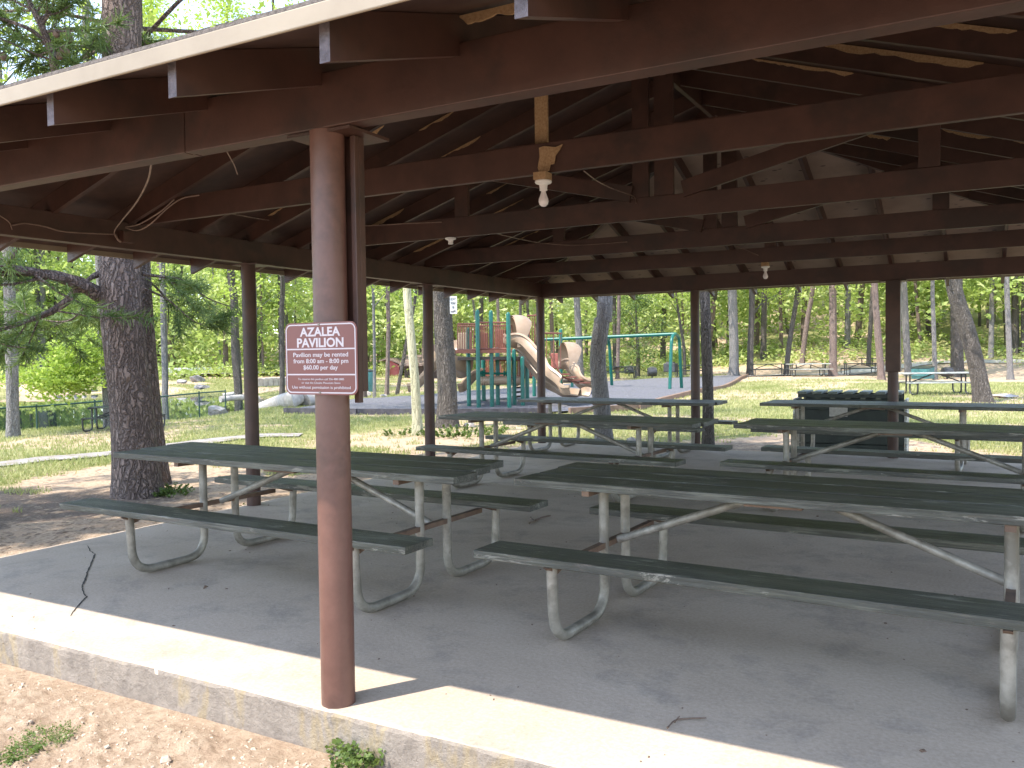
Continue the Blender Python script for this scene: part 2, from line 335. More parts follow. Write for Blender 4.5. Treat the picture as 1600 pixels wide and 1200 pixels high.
def height(x, y, fine=False):
    x = np.asarray(x, float); y = np.asarray(y, float)
    dx = x-CX; dy = y-CY; dep = dx*DH.x+dy*DH.y; lat = dx*RH.x+dy*RH.y; dist = np.hypot(dx, dy)
    u = 800+F*lat/np.maximum(dep, 1); u = np.where(dep < 1, 800, u)
    rt = sstep(650, 1350, u)
    h = -.17+(.035+.10*rt)*np.maximum(0, dist-(60-4*rt))*np.where(dep > 0, 1, 0)
    h = np.minimum(h, 14)
    h += .5*(fbm(x/9, y/9, 3, 5)-.5)*sstep(14, 50, dist)
    sd = lake_sd(x, y); h = np.where(sd > -2.0, h*0+np.minimum(h, -.17)-.28*sstep(-2.0, 0, sd)-.9*sstep(0, 2.0, sd), h)
    px = np.clip(x, -4.0, 4.0); py = np.clip(y, -.09, 9.5); pd = np.hypot(x-px, y-py)
    h += .05*(fbm(x*1.2, y*1.2, 3, 9)-.5)*sstep(0, .8, pd)
    if fine:
        nr = sstep(9, 4, dist)*sstep(0, .25, pd)
        h += nr*(.055*(fbm(x*5, y*5, 4, 21)-.45)+.03*np.maximum(0, fbm(x*16, y*16, 3, 31)-.5)*2+.006*fbm(x*50, y*50, 2, 3)+.02*np.exp(-pd*3))
    return h
def hz(x, y): return float(height(np.array([x]), np.array([y]))[0])
def GT(u, v):            # where the pixel's ray meets the terrain
    z = -.17
    for _ in range(12):
        p = G(u, v, z) if ray(u, v).z < 0 else None
        if p is None: return P(u, v, 60)
        z = .5*z+.5*hz(p.x, p.y)
    return Vector((p.x, p.y, hz(p.x, p.y)))
ang = np.concatenate([np.radians(np.arange(-40, 40.01, .16)), np.radians(np.arange(43, 318, 4.))])
rr = [1.2]
while rr[-1] < 600: rr.append(rr[-1]*(1.007 if rr[-1] < 7 else 1.013 if rr[-1] < 60 else 1.06))
rr = np.array(rr); A, Rr = np.meshgrid(ang, rr)
gx = CX+Rr*(np.cos(A)*DH.x+np.sin(A)*RH.x); gy = CY+Rr*(np.cos(A)*DH.y+np.sin(A)*RH.y)
gzz = height(gx, gy, True); nr_, na = gx.shape
verts = np.stack([gx, gy, gzz], -1).reshape(-1, 3); verts = np.vstack([verts, [[CX, CY, -.17]]])
i0 = (np.arange(nr_-1)[:, None]*na+np.arange(na)[None, :]); i1 = (np.arange(nr_-1)[:, None]*na+(np.arange(na)+1)[None, :] % na)
quads = np.stack([i0, i0+na, i1+na, i1], -1).reshape(-1, 4)
def fast_mesh(name, v, q, mats, attrs=None, smooth=False, mi=None):
    me = bpy.data.meshes.new(name); k = q.shape[1]
    me.vertices.add(len(v)); me.vertices.foreach_set('co', np.asarray(v, np.float32).ravel())
    me.loops.add(q.size); me.loops.foreach_set('vertex_index', q.astype(np.int32).ravel())
    me.polygons.add(len(q)); me.polygons.foreach_set('loop_start', np.arange(0, q.size, k, dtype=np.int32))
    try: me.polygons.foreach_set('loop_total', np.full(len(q), k, np.int32))
    except Exception: pass
    for m in mats: me.materials.append(m)
    if mi is not None: me.polygons.foreach_set('material_index', np.asarray(mi, np.int32))
    me.polygons.foreach_set('use_smooth', np.full(len(q), smooth))
    me.update(calc_edges=True)
    for an, (dom, val) in (attrs or {}).items():
        a = me.attributes.new(an, 'FLOAT', dom); a.data.foreach_set('value', np.asarray(val, np.float32).ravel())
    return me
def grassiness(x, y):
    px = np.clip(x, -4.0, 4.0); py = np.clip(y, -.09, 9.5); pd = np.hypot(x-px, y-py)
    dx = x-CX; dy = y-CY; dist = np.hypot(dx, dy)
    g = .95-.9*sstep(.40, .62, fbm(x/3.4+3, y/3.4, 4, 2))
    g -= .7*sstep(2.6, .6, pd)
    g = np.where(y < -.0, -.6, g)
    g -= .38*sstep(-3.0, -6.2, x)*sstep(6, 2.5, y)
    g -= .55*sstep(9.6, 9.9, y)*sstep(13.6, 12.2, y)*sstep(-5, -3, x)
    dep = dx*DH.x+dy*DH.y; u = 800+F*(dx*RH.x+dy*RH.y)/np.maximum(dep, 1)
    g -= .5*sstep(40, 50, dist)*sstep(1150, 1250, u)*sstep(70, 60, dist)
    g += .35*sstep(14, 17, dist)*sstep(46, 36, dist)+.75*sstep(1380, 1480, u)*sstep(62, 68, dist)
    return g
def litterness(x, y):
    l = .35*np.exp(-((x+6.4)**2+(y-3.2)**2)/5)+.5*sstep(-4.5, -6, x)*sstep(6, 3, y)*sstep(.35, .5, fbm(x, y, 3, 77))
    l += .6*sstep(9.5, 10, y)*sstep(13.5, 12, y)*sstep(2.5, -.5, x)*sstep(-5, -3, x)
    dx = x-CX; dy = y-CY; dist = np.hypot(dx, dy)
    l += .45*sstep(50, 60, dist)*fbm(x/5, y/5, 2, 8)
    return np.where(y < 0, -.4, l-.1)
vx, vy = verts[:, 0], verts[:, 1]
me = fast_mesh('ground', verts, quads, [MT['ground']], {'grass': ('POINT', grassiness(vx, vy)), 'litter': ('POINT', litterness(vx, vy))}, True)
o = bpy.data.objects.new('ground', me); COL.objects.link(o); tag(o, kind='structure')
mb = MB(); lk = [Vector((a, b, -.5)) for a, b in LAKE]; c = sum(lk, Vector())/len(lk)
mb.add([(p.x+(p.x-c.x)*.04, p.y+(p.y-c.y)*.04, -.5) for p in lk], [tuple(range(len(lk)))]); mb.build('pond_water', MT['water'], kind='structure')
def ribbon(name, pts, w, m, z=.02):
    mb = MB(); pts = bez([(p[0], p[1], 0) for p in pts], 8); vs = []
    for i, p in enumerate(pts):
        t = (pts[min(i+1, len(pts)-1)]-pts[max(i-1, 0)]).normalized(); s = Vector((-t.y, t.x, 0))*w/2
        for q in (p+s, p, p-s): vs.append((q.x, q.y, hz(q.x, q.y)+z))
    mb.add(vs, [(3*i+k, 3*i+k+1, 3*i+k+4, 3*i+k+3) for i in range(len(pts)-1) for k in (0, 1)]); return mb.build(name, m, smooth=True, kind='structure')
PATHP = bez([Vector((p.x, p.y, 0)) for p in (G(-140, 742), G(0, 727), G(70, 718), G(175, 709), G(290, 694), G(400, 683), G(470, 681))], 8)
ribbon('path', [G(-140, 742), G(0, 727), G(70, 718), G(175, 709), G(290, 694), G(400, 683), G(470, 681)], .7, MT['oldpath'], .025)
ribbon('road', [P(-200, 588, 62), P(60, 588, 60), P(160, 587, 60), P(330, 586, 62), P(480, 586, 64)], 3.5, MT['path'], .25)
ribbon('road', [GT(1110, 591), GT(1300, 584), GT(1460, 580), GT(1600, 578), GT(1750, 576)], 1.5, MT['path'], .05)
# playground surface of grey rubber mulch
mul = [(445, 647), (560, 648), (700, 648), (860, 646), (997, 641), (1064, 621), (1113, 609), (1169, 590), (1087, 591), (952, 598), (700, 612), (640, 620), (566, 627), (500, 635)]
mp = [G(u, v, -.17) for u, v in mul]
mb = MB(); cc = sum(mp, Vector())/len(mp)
ring = []
for a, b in zip(mp, mp[1:]+mp[:1]):
    for k in range(4): ring.append(a.lerp(b, k/4))
n = len(ring); vs = []; R = 14
for i in range(R):
    for p in ring:
        q = cc.lerp(p, i/(R-1)); vs.append((q.x, q.y, hz(q.x, q.y)+.06))
mb.add(vs, [(i*n+k, i*n+(k+1) % n, (i+1)*n+(k+1) % n, (i+1)*n+k) for i in range(R-1) for k in range(n)])
mb.build('playground_surface', MT['rubber'], smooth=True, kind='structure')
def border(pts, m, label, h=.16, w=.14, grp=None):
    e = None; pts = [G(u, v, -.17) for u, v in pts]
    mb = MB()
    for a, b in zip(pts, pts[1:]):
        k = max(1, int((b-a).length/2.4))
        for i in range(k):
            p = a.lerp(b, i/k); q = a.lerp(b, (i+.985)/k)
            mb.beam((p.x, p.y, hz(p.x, p.y)+h/2), (q.x, q.y, hz(q.x, q.y)+h/2), w, h)
    mb.build('border_timber', m, label=label, cat='timber edging')
border(mul[0:4], MT['timber'], 'dark timber edging along the front left of the grey playground surface')
border([(890, 646), (997, 641), (1064, 621), (1113, 609), (1169, 590)], MT['brown_timber'], 'brown timber edging on the right side of the playground surface')

# ------------------------------------------------------------ pavilion
XL, YB, HB, TB = 3.78, 9.58, 2.29, 2.50
def zb(d): return 2.473+.32*d
pav = empty('pavilion', (0, 0, 0), label='open brown timber picnic pavilion with hipped roof on concrete slab', cat='pavilion')
mb = MB(); xs_ = np.arange(-3.86, 3.861, .02); xs_[-1] = 3.86; n = len(xs_)
ar = .007+.022*np.maximum(0, fbm(xs_*9, xs_*0+1, 4, 5)-.35)*1.6; wv_ = .012*(fbm(xs_*2.5, xs_*0+7, 3, 6)-.5); vs = []
for x, a, w in zip(xs_, ar, wv_):
    b2 = rnd.uniform(-.002, .002)
    vs += [(x, 9.42, -.45), (x, 9.42, 0), (x, -.09+w+a*1.5, 0), (x, -.09+w+a*.5+b2, -a*.35), (x, -.09+w, -a-.003), (x, -.09+w+b2, -.08), (x, -.09+w, -.45)]
m_ = 7; fs = [(i*m_+k, i*m_+(k+1) % m_, (i+1)*m_+(k+1) % m_, (i+1)*m_+k) for i in range(n-1) for k in range(m_)]+[tuple(range(m_))[::-1], tuple(range((n-1)*m_, n*m_))]
mb.add(vs, fs); slab = mb.build('concrete_slab', MT['concrete'], pav)
posts = [(0, 0), (-XL, 0), (XL, 0), (-XL, 3.24), (-XL, 6.22), (-XL, YB-.25), (XL, 3.24), (XL, 6.22), (XL, YB-.25), (-1.3, YB-.25), (1.3, YB-.25)]
YP = YB-.25
first = None
for i, (x, y) in enumerate(posts):
    y = y if y < YP else YB-.24
    r = .068 if i == 0 else .065
    mb = MB(); mb.lathe((x-.006, y, -.02), [(r, 0), (r, .8), (r, 1.6), (r, HB+.02)], 40)
    o = mb.build('post', MT['post'] if i == 0 else MT['paint'], pav, True)
    mb = MB(); mb.box((x-.17, y-.05, HB-.014), (x+.15, y+.20, HB-.002)); mb.build('top_plate', MT['paint'], o)
mb = MB(); mb.box((.074, .04, 1.215), (.099, .066, 2.275)); mb.box((.012, .066, 1.26), (.099, .10, 2.275)); mb.build('conduit_board', MT['paint'], pav, bevel=.003)  # rear piece widened behind the post to stand for the shadowed gap
yb6 = YB-.24
mb = MB(); mb.box((1.21, yb6-.09, onY(1401, 581, yb6).z), (1.385, yb6+.09, 2.288)); mb.build('post_casing', MT['paint'], pav, bevel=.004)
def pbeam(a, b, **k):
    mb = MB(); mb.box(a, b); return mb.build('eave_beam', MT['paint'], pav, bevel=.004)
xs = onY(289, 220, -.06).x
for x0, x1 in ((-3.84, xs-.002), (xs+.002, 3.84)):
    pbeam((x0, -.062, HB), (x1, -.014, TB)); pbeam((x0, -.010, HB+.004), (x1, .036, TB))
pbeam((-3.835, .04, HB), (-3.735, 9.30, TB)); pbeam((3.735, .04, HB), (3.835, 9.30, TB))
pbeam((-3.84, YB-.28, HB), (3.84, YB-.19, TB))
dB = YB-.24
def raf(p0, p1, d0, d1, dz=0):     # plan endpoints, run from eave
    mb = MB(); a = Vector((*p0, 0)); b = Vector((*p1, 0)); s = (b-a).normalized().cross(Vector((0, 0, 1)))*.019
    zz = lambda d, t: zb(d)+(.147-.003-dz if t else 0)
    mb.hexa([(a.x-s.x, a.y-s.y, zz(d0, 0)), (a.x+s.x, a.y+s.y, zz(d0, 0)), (b.x+s.x, b.y+s.y, zz(d1, 0)), (b.x-s.x, b.y-s.y, zz(d1, 0)),
             (a.x-s.x, a.y-s.y, zz(d0, 1)), (a.x+s.x, a.y+s.y, zz(d0, 1)), (b.x+s.x, b.y+s.y, zz(d1, 1)), (b.x-s.x, b.y-s.y, zz(d1, 1))])
    mb.m = [0]*6; mb.m[2] = 1
    return mb.build('rafter', [MT['paint'], MT['paint_end']], pav)
YE = YB-.24+.02  # back beam line
RUN = XL
for k in range(13):
    x = -XL+.63*k+.008; e = XL-abs(x)
    raf((x, -.75), (x, max(e, .03)), -.75, max(e, .03)); raf((x, YE+.75), (x, YE-max(e, .03)), -.75, max(e, .03))
for k in range(16):
    y = .645*k
    if y > YE: continue
    e = min(y, YE-y, XL)
    for s in (-1, 1):
        if e < .02: e = .02
        raf((s*4.53, y), (s*(XL-e), y), -.75, e)
raf2 = [((-4.53, -.75), (0, XL)), ((4.53, -.75), (0, XL)), ((-4.53, YE+.75), (0, YE-XL)), ((4.53, YE+.75), (0, YE-XL))]
for a, b in raf2: raf(a, b, -.75, XL, .006).name = 'hip_rafter'
mb = MB(); mb.box((-.02, XL-.02, zb(XL)-.03), (.02, YE-XL+.02, zb(XL)+.135)); mb.build('ridge_board', MT['paint'], pav)
E0 = -.79; O = 4.57
def zd(d): return zb(d)+.147
def plane(name, pts, off, th, m):
    vs = [(x, y, zd(d)+off) for x, y, d in pts]; vt = [(x, y, z+th) for x, y, z in vs]; n = len(vs)
    mb = MB(); mb.add(vs+vt, [tuple(range(n))[::-1], tuple(range(n, 2*n))]+[(i, (i+1) % n, n+(i+1) % n, n+i) for i in range(n)])
    return mb.build(name, m, pav)
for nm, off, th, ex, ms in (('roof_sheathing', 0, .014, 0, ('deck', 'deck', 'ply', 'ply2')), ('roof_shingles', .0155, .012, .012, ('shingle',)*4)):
    E = E0-ex; X = O+ex; YY = YE+.79+ex; dd = -.79-ex
    ms = [MT[m] if m in MT else MT['deck'] for m in ms]
    plane(nm, [(-X, E, dd), (X, E, dd), (0, XL, XL)], off, th, ms[0])
    plane(nm, [(-X, E, dd), (0, XL, XL), (0, YE-XL, XL), (-X, YY, dd)], off, th, ms[1])
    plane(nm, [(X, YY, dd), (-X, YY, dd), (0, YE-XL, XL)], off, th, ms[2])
    plane(nm, [(X, E, dd), (X, YY, dd), (0, YE-XL, XL), (0, XL, XL)], off, th, ms[3])
ze = zd(-.79)
def trim(a, b):
    mb = MB(); mb.box(a, b); mb.build('eave_trim', MT['cream'], pav, bevel=.004)
trim((-4.585, -.803, ze-.045), (4.585, -.792, ze+.012)); trim((-4.585, YE+.792, ze-.045), (4.585, YE+.803, ze+.012))
trim((-4.585, -.790, ze-.045), (-4.573, YE+.790, ze+.012)); trim((4.573, -.790, ze-.045), (4.585, YE+.790, ze+.012))
# tie beams with their truss members
def tie(y, w=.038):
    mb = MB(); pr = [(-3.8, TB), (3.8, TB), (3.8, TB+.08), (3.5, TB+.184), (-3.5, TB+.184), (-3.8, TB+.08)]
    n = 6; mb.add([(x, y-w/2, z) for x, z in pr]+[(x, y+w/2, z) for x, z in pr], [tuple(range(n)), tuple(range(n, 2*n))[::-1]]+[(i, n+i, n+(i+1) % n, (i+1) % n) for i in range(n)])
    return mb.build('tie_beam', MT['paint'], pav, bevel=.003)
ties = [2.06, 4.12, 6.2, 8.17]
for y in ties: tie(y)
zt = TB+.184
def upr(x0, x1, y, z0, z1, name='king_post', m='paint'):
    mb = MB(); mb.box((x0, y-.019, z0), (x1, y+.019, z1)); return mb.build(name, MT[m], pav)
for y in (4.12, 6.2, 8.17):
    ztop = zb(min(XL, YE-y))
    if y < 8:
        upr(-.27, -.13, y, zt+.002, ztop-.02); upr(-.08, .08, y, zt+.002, ztop-.02)
        for s in (-1, 1):
            xs_ = 1.95*s; upr(xs_-.07, xs_+.07, y, zt+.002, zb(XL-1.95)-.01, 'truss_post')
            mb = MB(); mb.beam((s*.22-.05, y-.04, zt+.03), (s*1.84, y-.04, zb(XL-1.84)+.0), .036, .13); mb.build('truss_brace', MT['paint'], pav)
    else: upr(-.07, .07, y, zt+.002, ztop-.01)
mb = MB(); mb.box((-1.3, 2.66, 2.71), (2.0, 2.70, 2.86)); mb.build('tie_beam', MT['paint'], pav)
def ragged(p0, p1, wid, down, seed, name='torn_plywood_edge', n=40):
    """thin bare strip with a torn lower edge between two points"""
    wid *= .62; r = random.Random(seed); p0 = Vector(p0); p1 = Vector(p1); dn = Vector(down); side = (p1-p0).cross(dn).normalized()*.004
    top = []; bot = []; w = wid
    for i in range(n+1):
        t = i/n; w = max(.12*wid, min(1.3*wid, w+r.uniform(-.3, .3)*wid)); e = min(1, 14*t+.2, 9*(1-t)+.1)
        q = p0.lerp(p1, t); top.append(q); bot.append(q+dn*w*e)
    vs = []
    for a, b in zip(top, bot): vs += [a-side, b-side, a+side, b+side]
    fs = []
    for i in range(n):
        a = 4*i; fs += [(a, a+1, a+5, a+4), (a+2, a+6, a+7, a+3), (a+1, a+3, a+7, a+5), (a, a+4, a+6, a+2)]
    fs += [(0, 2, 3, 1), (4*n, 4*n+1, 4*n+3, 4*n+2)]
    mb = MB(); mb.add(vs, fs); return mb.build(name, MT['raw'], pav)
# strips along left, near and right plane rafters, just under the sheathing
sd = 0
for (s, k, d0, d1, w) in [(-1, 3, 1.0, 1.9, .04), (-1, 4, 1.5, 2.4, .05), (-1, 5, .3, 1.1, .04), (-1, 5, 2.0, 3.1, .06), (-1, 6, 1.2, 2.2, .05), (-1, 7, .1, .9, .05), (-1, 8, 1.5, 2.6, .06), (-1, 9, .1, 1.6, .05), (-1, 11, .2, 1.2, .05),
                          (1, 4, 1.35, 2.2, .04), (1, 5, 1.5, 3.1, .06), (1, 6, 2.3, 3.5, .05), (1, 8, 1.1, 1.8, .05), (1, 9, 2.2, 2.9, .07)]:
    sd += 1; y = .645*k-.024; x0 = s*(XL-d0); x1 = s*(XL-d1)
    ragged((x0, y, zb(d0)+.142), (x1, y, zb(d1)+.142), w, (0, 0, -1), sd)
for (a, b, w, dz) in [((-1.9, 2.02, 2.73), (-1.25, 2.02, 2.95), .05, 0), ((-1.6, 3.95, 3.0), (-.6, 3.95, 3.05), .07, 0), ((1.0, 5.9, 3.0), (1.9, 5.9, 2.95), .10, 0)]:
    sd += 1; ragged(a, b, w, (0, 0, -1), sd)
# bare plywood above the near rafter tails
for k, (a, b) in enumerate([(5, 6), (7, 8)]):
    x0 = -XL+.63*a+.04; x1 = -XL+.63*b
    ragged((x0, -.075, zb(-.075)+.135), (x1, -.075, zb(-.075)+.135), .05, (0, 0, -1), 60+k)
# hanging bare board and torn plywood at the first lamp
LX = onY(849, 290, 2.04).x
mb = MB(); xb = onY(847, 200, 2.12).x; mb.box((xb-.043, 2.105, TB+.15), (xb+.043, 2.123, 3.09)); mb.build('bare_board', MT['raw'], pav)
def poly(name, pts2, y, th, m, parent):
    n = len(pts2); vs = [onY(u, v, y) for u, v in pts2]; mb = MB()
    mb.add(vs+[p+Vector((0, th, 0)) for p in vs], [tuple(range(n)), tuple(range(n, 2*n))[::-1]]+[(i, n+i, n+(i+1) % n, (i+1) % n) for i in range(n)]); return mb.build(name, m, parent)
poly('torn_plywood', [(842, 231), (850, 228), (868, 230), (879, 225), (875, 233), (868, 243), (866, 256), (860, 257), (858, 266), (851, 270), (843, 271), (840, 262), (843, 245)], 2.028, .006, MT['raw'], pav)
def wire(pts, r=.004, name='wire', **k):
    mb = MB(); mb.tube(bez(pts, 8), r, 6); return mb.build(name, MT['wire'], pav, True)
XB = -3.725
wire([onX(0, 337, XB), onX(14, 347, XB), onX(19, 359, XB)]); wire([onX(19, 352, XB), onX(40, 349, XB), onX(70, 354, XB), onX(95, 361, XB), onX(130, 364, XB), onX(178, 366, XB)], .006)
bx = onX(195, 371, XB)
mb = MB(); mb.box((XB-.003, bx.y-.05, bx.z-.045), (XB+.055, bx.y+.05, bx.z+.045)); mb.build('junction_box', MT['paint'], pav, bevel=.004)
d0 = depth(bx)
wire([P(181, 371, d0-.1), P(179, 361, d0-.2), P(190, 345, d0-.6), P(212, 318, d0-1.5), P(230, 285, d0-2.3), P(237, 255, d0-2.9)], .005)
wire([P(180, 366, d0-.1), P(184, 374, d0-.1), P(189, 378, d0-.08)], .009)
wire([P(196, 355, d0-.1), P(218, 350, d0-.3), P(250, 331, d0-.4), P(272, 312, d0-.5)], .005)
wire([P(196, 356, d0-.1), P(215, 360, d0-.3), P(235, 350, d0-.4), P(262, 325, d0-.5), P(285, 310, d0-.5), P(311, 305, d0-.5)], .005)
wire([onY(362, 334, 2.5), onY(420, 344, 3.2), onY(488, 350, 4.0), onY(560, 353, 4.09), onY(640, 349, 4.09), onY(690, 347, 4.09)], .005)
wire([onY(912, 267, 2.3), onY(935, 284, 2.9), onY(960, 296, 3.6), onY(990, 307, 4.07), onY(994, 318, 4.07)], .004)
wire([onY(772, 364, 4.2), onY(810, 373, 5.2), onY(850, 380, 6.1), onY(900, 383, 6.15), onY(980, 378, 6.15)], .005)
wire([onY(1050, 338, 6.15), onY(1075, 350, 7), onY(1105, 357, 8.1), onY(1150, 383, 8.12), (onY(1185, 399, 8.12))], .005)
wire([onY(352, 232, .06), onY(360, 247, .2), onY(366, 258, .3), onY(371, 272, .4)], .003)
# slab crack
cr = [(137, 853), (141, 861), (148, 866), (143, 880), (137, 893), (134, 905), (128, 915), (129, 924), (135, 933), (124, 945), (113, 957), (108, 965)]
mb = MB(); vs = []
rc = random.Random(3); cp = []
for a, b in zip(cr, cr[1:]):
    for k in range(5): cp.append((a[0]+(b[0]-a[0])*k/5+rc.uniform(-.9, .9), a[1]+(b[1]-a[1])*k/5))
for i, (u, v) in enumerate(cp):
    w = 1.15*math.sin(math.pi*min(1, (i+1)/len(cp)))**.5*rc.uniform(.5, 1.2)+.3
    for q in (u-w, u+w): p = G(q, v, 0); vs.append((p.x, p.y, .003))
mb.add(vs, [(2*i, 2*i+1, 2*i+3, 2*i+2) for i in range(len(cp)-1)]); mb.build('slab_crack', MT['crack'], pav)

# ------------------------------------------------------------ lamps under the tie beams
def lamp(p, y, label, bulb=True, box=False):
    e = empty('ceiling_lamp', (p.x, y, TB), label=label, cat='lamp', group='lamp sockets under the tie beams'); z = 0
    if box:
        mb = MB(); mb.box((-.042, -.055, -.048), (.042, .035, -.002)); mb.build('mounting_block', MT['raw'], e, bevel=.003); z = -.05
    mb = MB(); mb.lathe((0, 0, z), [(.050, 0), (.052, -.008), (.046, -.016), (.026, -.022), (.023, -.045), (.024, -.058), (.018, -.060)][::-1], 24); mb.build('socket', MT['white'], e, True)
    if bulb:
        mb = MB(); mb.lathe((0, 0, z-.058), [(.013, 0), (.015, -.012), (.021, -.030), (.029, -.050), (.031, -.066), (.026, -.084), (.014, -.095), (.002, -.098)][::-1], 24); mb.build('bulb', MT['bulb'], e, True)
lamp(onY(849, 285, 2.02), 2.02, 'white lamp holder with bulb under torn plywood on nearest tie beam', True, True)
lamp(onY(704, 366, 4.12), 4.12, 'empty white lamp socket without a bulb left of the main lamp', False)
lamp(onY(1196, 412, 8.17), 8.17, 'small white lamp with bulb under the farthest tie beam', True, True)

# ------------------------------------------------------------ sign on the post
def text(parent, s, cx, top, capw, caph, m, y, bold=0.0, name='lettering', z0=0):
    c = bpy.data.curves.new('t', 'FONT'); c.body = s; c.size = 1; c.extrude = .004; c.offset = bold; c.resolution_u = 3
    t = bpy.data.objects.new('t', c); COL.objects.link(t); dg = bpy.context.evaluated_depsgraph_get()
    me = bpy.data.meshes.new_from_object(t.evaluated_get(dg)); bpy.data.objects.remove(t)
    co = np.array([v.co[:] for v in me.vertices]); w = co[:, 0].max()-co[:, 0].min(); cap = .70
    sx = capw/w; sy = caph/cap
    co = np.stack([(co[:, 0]-(co[:, 0].max()+co[:, 0].min())/2)*sx+cx, np.full(len(co), y)-co[:, 2]*.15, co[:, 1]*sy+top-caph], 1)
    me.vertices.foreach_set('co', co.ravel()); me.materials.clear(); me.materials.append(m); me.update()
    o = bpy.data.objects.new(name, me); COL.objects.link(o); o.parent = parent; return o
def rrect(mb, x0, x1, z0, z1, r, y0, y1, hole=None):
    def ring(x0, x1, z0, z1, r):
        o = []
        for cx, cz, a0 in ((x1-r, z1-r, 0), (x0+r, z1-r, 90), (x0+r, z0+r, 180), (x1-r, z0+r, 270)):
            for k in range(9):
                a = math.radians(a0+k*90/8); o.append((cx+r*math.cos(a), cz+r*math.sin(a)))
        return o
    A = ring(x0, x1, z0, z1, r); n = len(A)
    if not hole:
        mb.add([(x, y0, z) for x, z in A]+[(x, y1, z) for x, z in A], [tuple(range(n)), tuple(range(n, 2*n))[::-1]]+[(i, n+i, n+(i+1) % n, (i+1) % n) for i in range(n)])
    else:
        B = ring(x0+hole, x1-hole, z0+hole, z1-hole, max(r-hole, .002))
        vs = [(x, y0, z) for x, z in A]+[(x, y0, z) for x, z in B]+[(x, y1, z) for x, z in A]+[(x, y1, z) for x, z in B]; f = []
        for i in range(n):
            j = (i+1) % n; f += [(i, n+i, n+j, j), (2*n+i, 2*n+j, 3*n+j, 3*n+i), (i, j, 2*n+j, 2*n+i), (n+i, 3*n+i, 3*n+j, n+j)]
        mb.add(vs, f)
sg = empty('pavilion_sign', (.004, -.077, 1.252), math.radians(-1), label='brown red Azalea Pavilion rental sign with white lettering on nearest post', cat='sign')
w2, hh = .186, .284
mb = MB(); rrect(mb, -w2, w2, 0, hh, .030, 0, .003); mb.build('sign_panel', MT['signred'], sg)
mb = MB(); rrect(mb, -w2+.006, w2-.006, .006, hh-.006, .026, -.0012, .0002, .0048)
zl = [hh-.1045, .0795]
for z in zl: mb.box((-w2+.010, -.0012, z-.0026), (w2-.010, .0002, z+.0026))
mb.build('white_border', MT['signwhite'], sg)
def T(s, z, w, h, bold=0.): text(sg, s, 0, z, w, h, MT['signwhite'], -.0006, bold)
T('AZALEA', hh-.0195, .208, .0335, .028); T('PAVILION', hh-.0615, .240, .0345, .028)
T('Pavilion may be rented', hh-.1175, .283, .0170, .012); T('from 8:00 am - 8:00 pm', hh-.1425, .283, .0170, .012); T('$60.00 per day', hh-.1675, .178, .0170, .012)
T('To reserve this pavilion call 256-488-5885', .0655, .238, .0078); T('or visit the Cheaha Mountain Store', .0510, .200, .0078); T('Use without permission is prohibited', .0350, .302, .0112, .004)
mb = MB()
for z in (hh-.0085, .0085): mb.tube([(-.004, -.004, z), (-.004, .012, z)], .005, 10)
mb.build('bolt', MT['pipe'], sg, True)

# ------------------------------------------------------------ picnic tables
def table_bms(offx=0.1, Ltop=2.92, stag=(0, 0, 0)): pass
def copy_tree(o, parent=None):
    c = o.copy(); COL.objects.link(c); c.parent = parent
    for ch in list(o.children): copy_tree(ch, c)
    return c
def make_table(loc, rz, label, group, off=.1, stag=(0, .0, 0), plank='plank', metal='pipe', Ln=2.92):
    e = empty('picnic_table', loc, rz, label=label, cat='picnic table', group=group)
    mb = MB(); h = Ln/2
    for i, yy in enumerate((-.252, 0, .252)): mb.box((-h+stag[i]*.6, yy-.1215, .700), (h+stag[i], yy+.1215, .740+.001*i))
    mb.build('tabletop', MT[plank], e, bevel=.004)
    for s in (-1, 1):
        mb = MB(); mb.box((-h, s*.65-.122, .398), (h, s*.65+.122, .438)); mb.build('bench', MT[plank], e, bevel=.004)
    for sx in (-1, 1):
        x = off+sx*.935
        for s in (-1, 1):
            pth = fillet([(x, s*.725, .405), (x, s*.705, .028), (x, s*.14, .028), (x, s*.14, .69)], .155, 8)
            mb = MB(); mb.tube(pth, .027, 14); mb.build('leg', MT[metal], e, True)
        mb = MB(); mb.box((x-.02, -.36, .672), (x+.02, .36, .699)); mb.box((x-.018, -.52, .368), (x+.018, .52, .397))
        for s in (-1, 1):
            mb.add([(x-.016, s*.54, .397), (x-.016, s*.78, .397), (x-.016, s*.70, .350), (x+.016, s*.54, .397), (x+.016, s*.78, .397), (x+.016, s*.70, .350)], [(0, 1, 2), (5, 4, 3), (0, 3, 4, 1), (1, 4, 5, 2), (2, 5, 3, 0)])
        mb.build('cross_bar', MT['angle'] if metal == 'pipe' else MT[metal], e)
        mb = MB(); mb.tube([(x-sx*.02, .0, .385), (off+sx*.17, 0, .668), (off+sx*.09, 0, .690)], .0215, 12); mb.build('brace', MT[metal], e, True)
    mb = MB(); mb.box((off-.13, -.34, .685), (off+.13, .34, .699)); mb.build('centre_plate', MT['angle'], e)
    return e
def tag_pav(e, **k): return tag(e, **k)
GP = 'green picnic tables inside the pavilion'
t1 = make_table((-1.70, 1.63, 0), math.radians(-1.5), 'weathered green picnic table directly behind the sign post, peeling planks', GP, .15, (.03, -.04, -.10))
def tb(loc, rz, label, src=None, group=GP):
    c = copy_tree(src or t1b); c.location = loc; c.rotation_euler = (0, 0, math.radians(rz)); c['label'] = label; c['group'] = group; return c
t1b = make_table((1.57, 1.63, 0), math.radians(-2.5), 'largest nearest green picnic table at right with light scuffed edge', GP, -.11, (0, .02, -.01))
tb((-1.46, 5.42, 0), -4.0, 'green picnic table in middle of the pavilion in front of tree trunk')
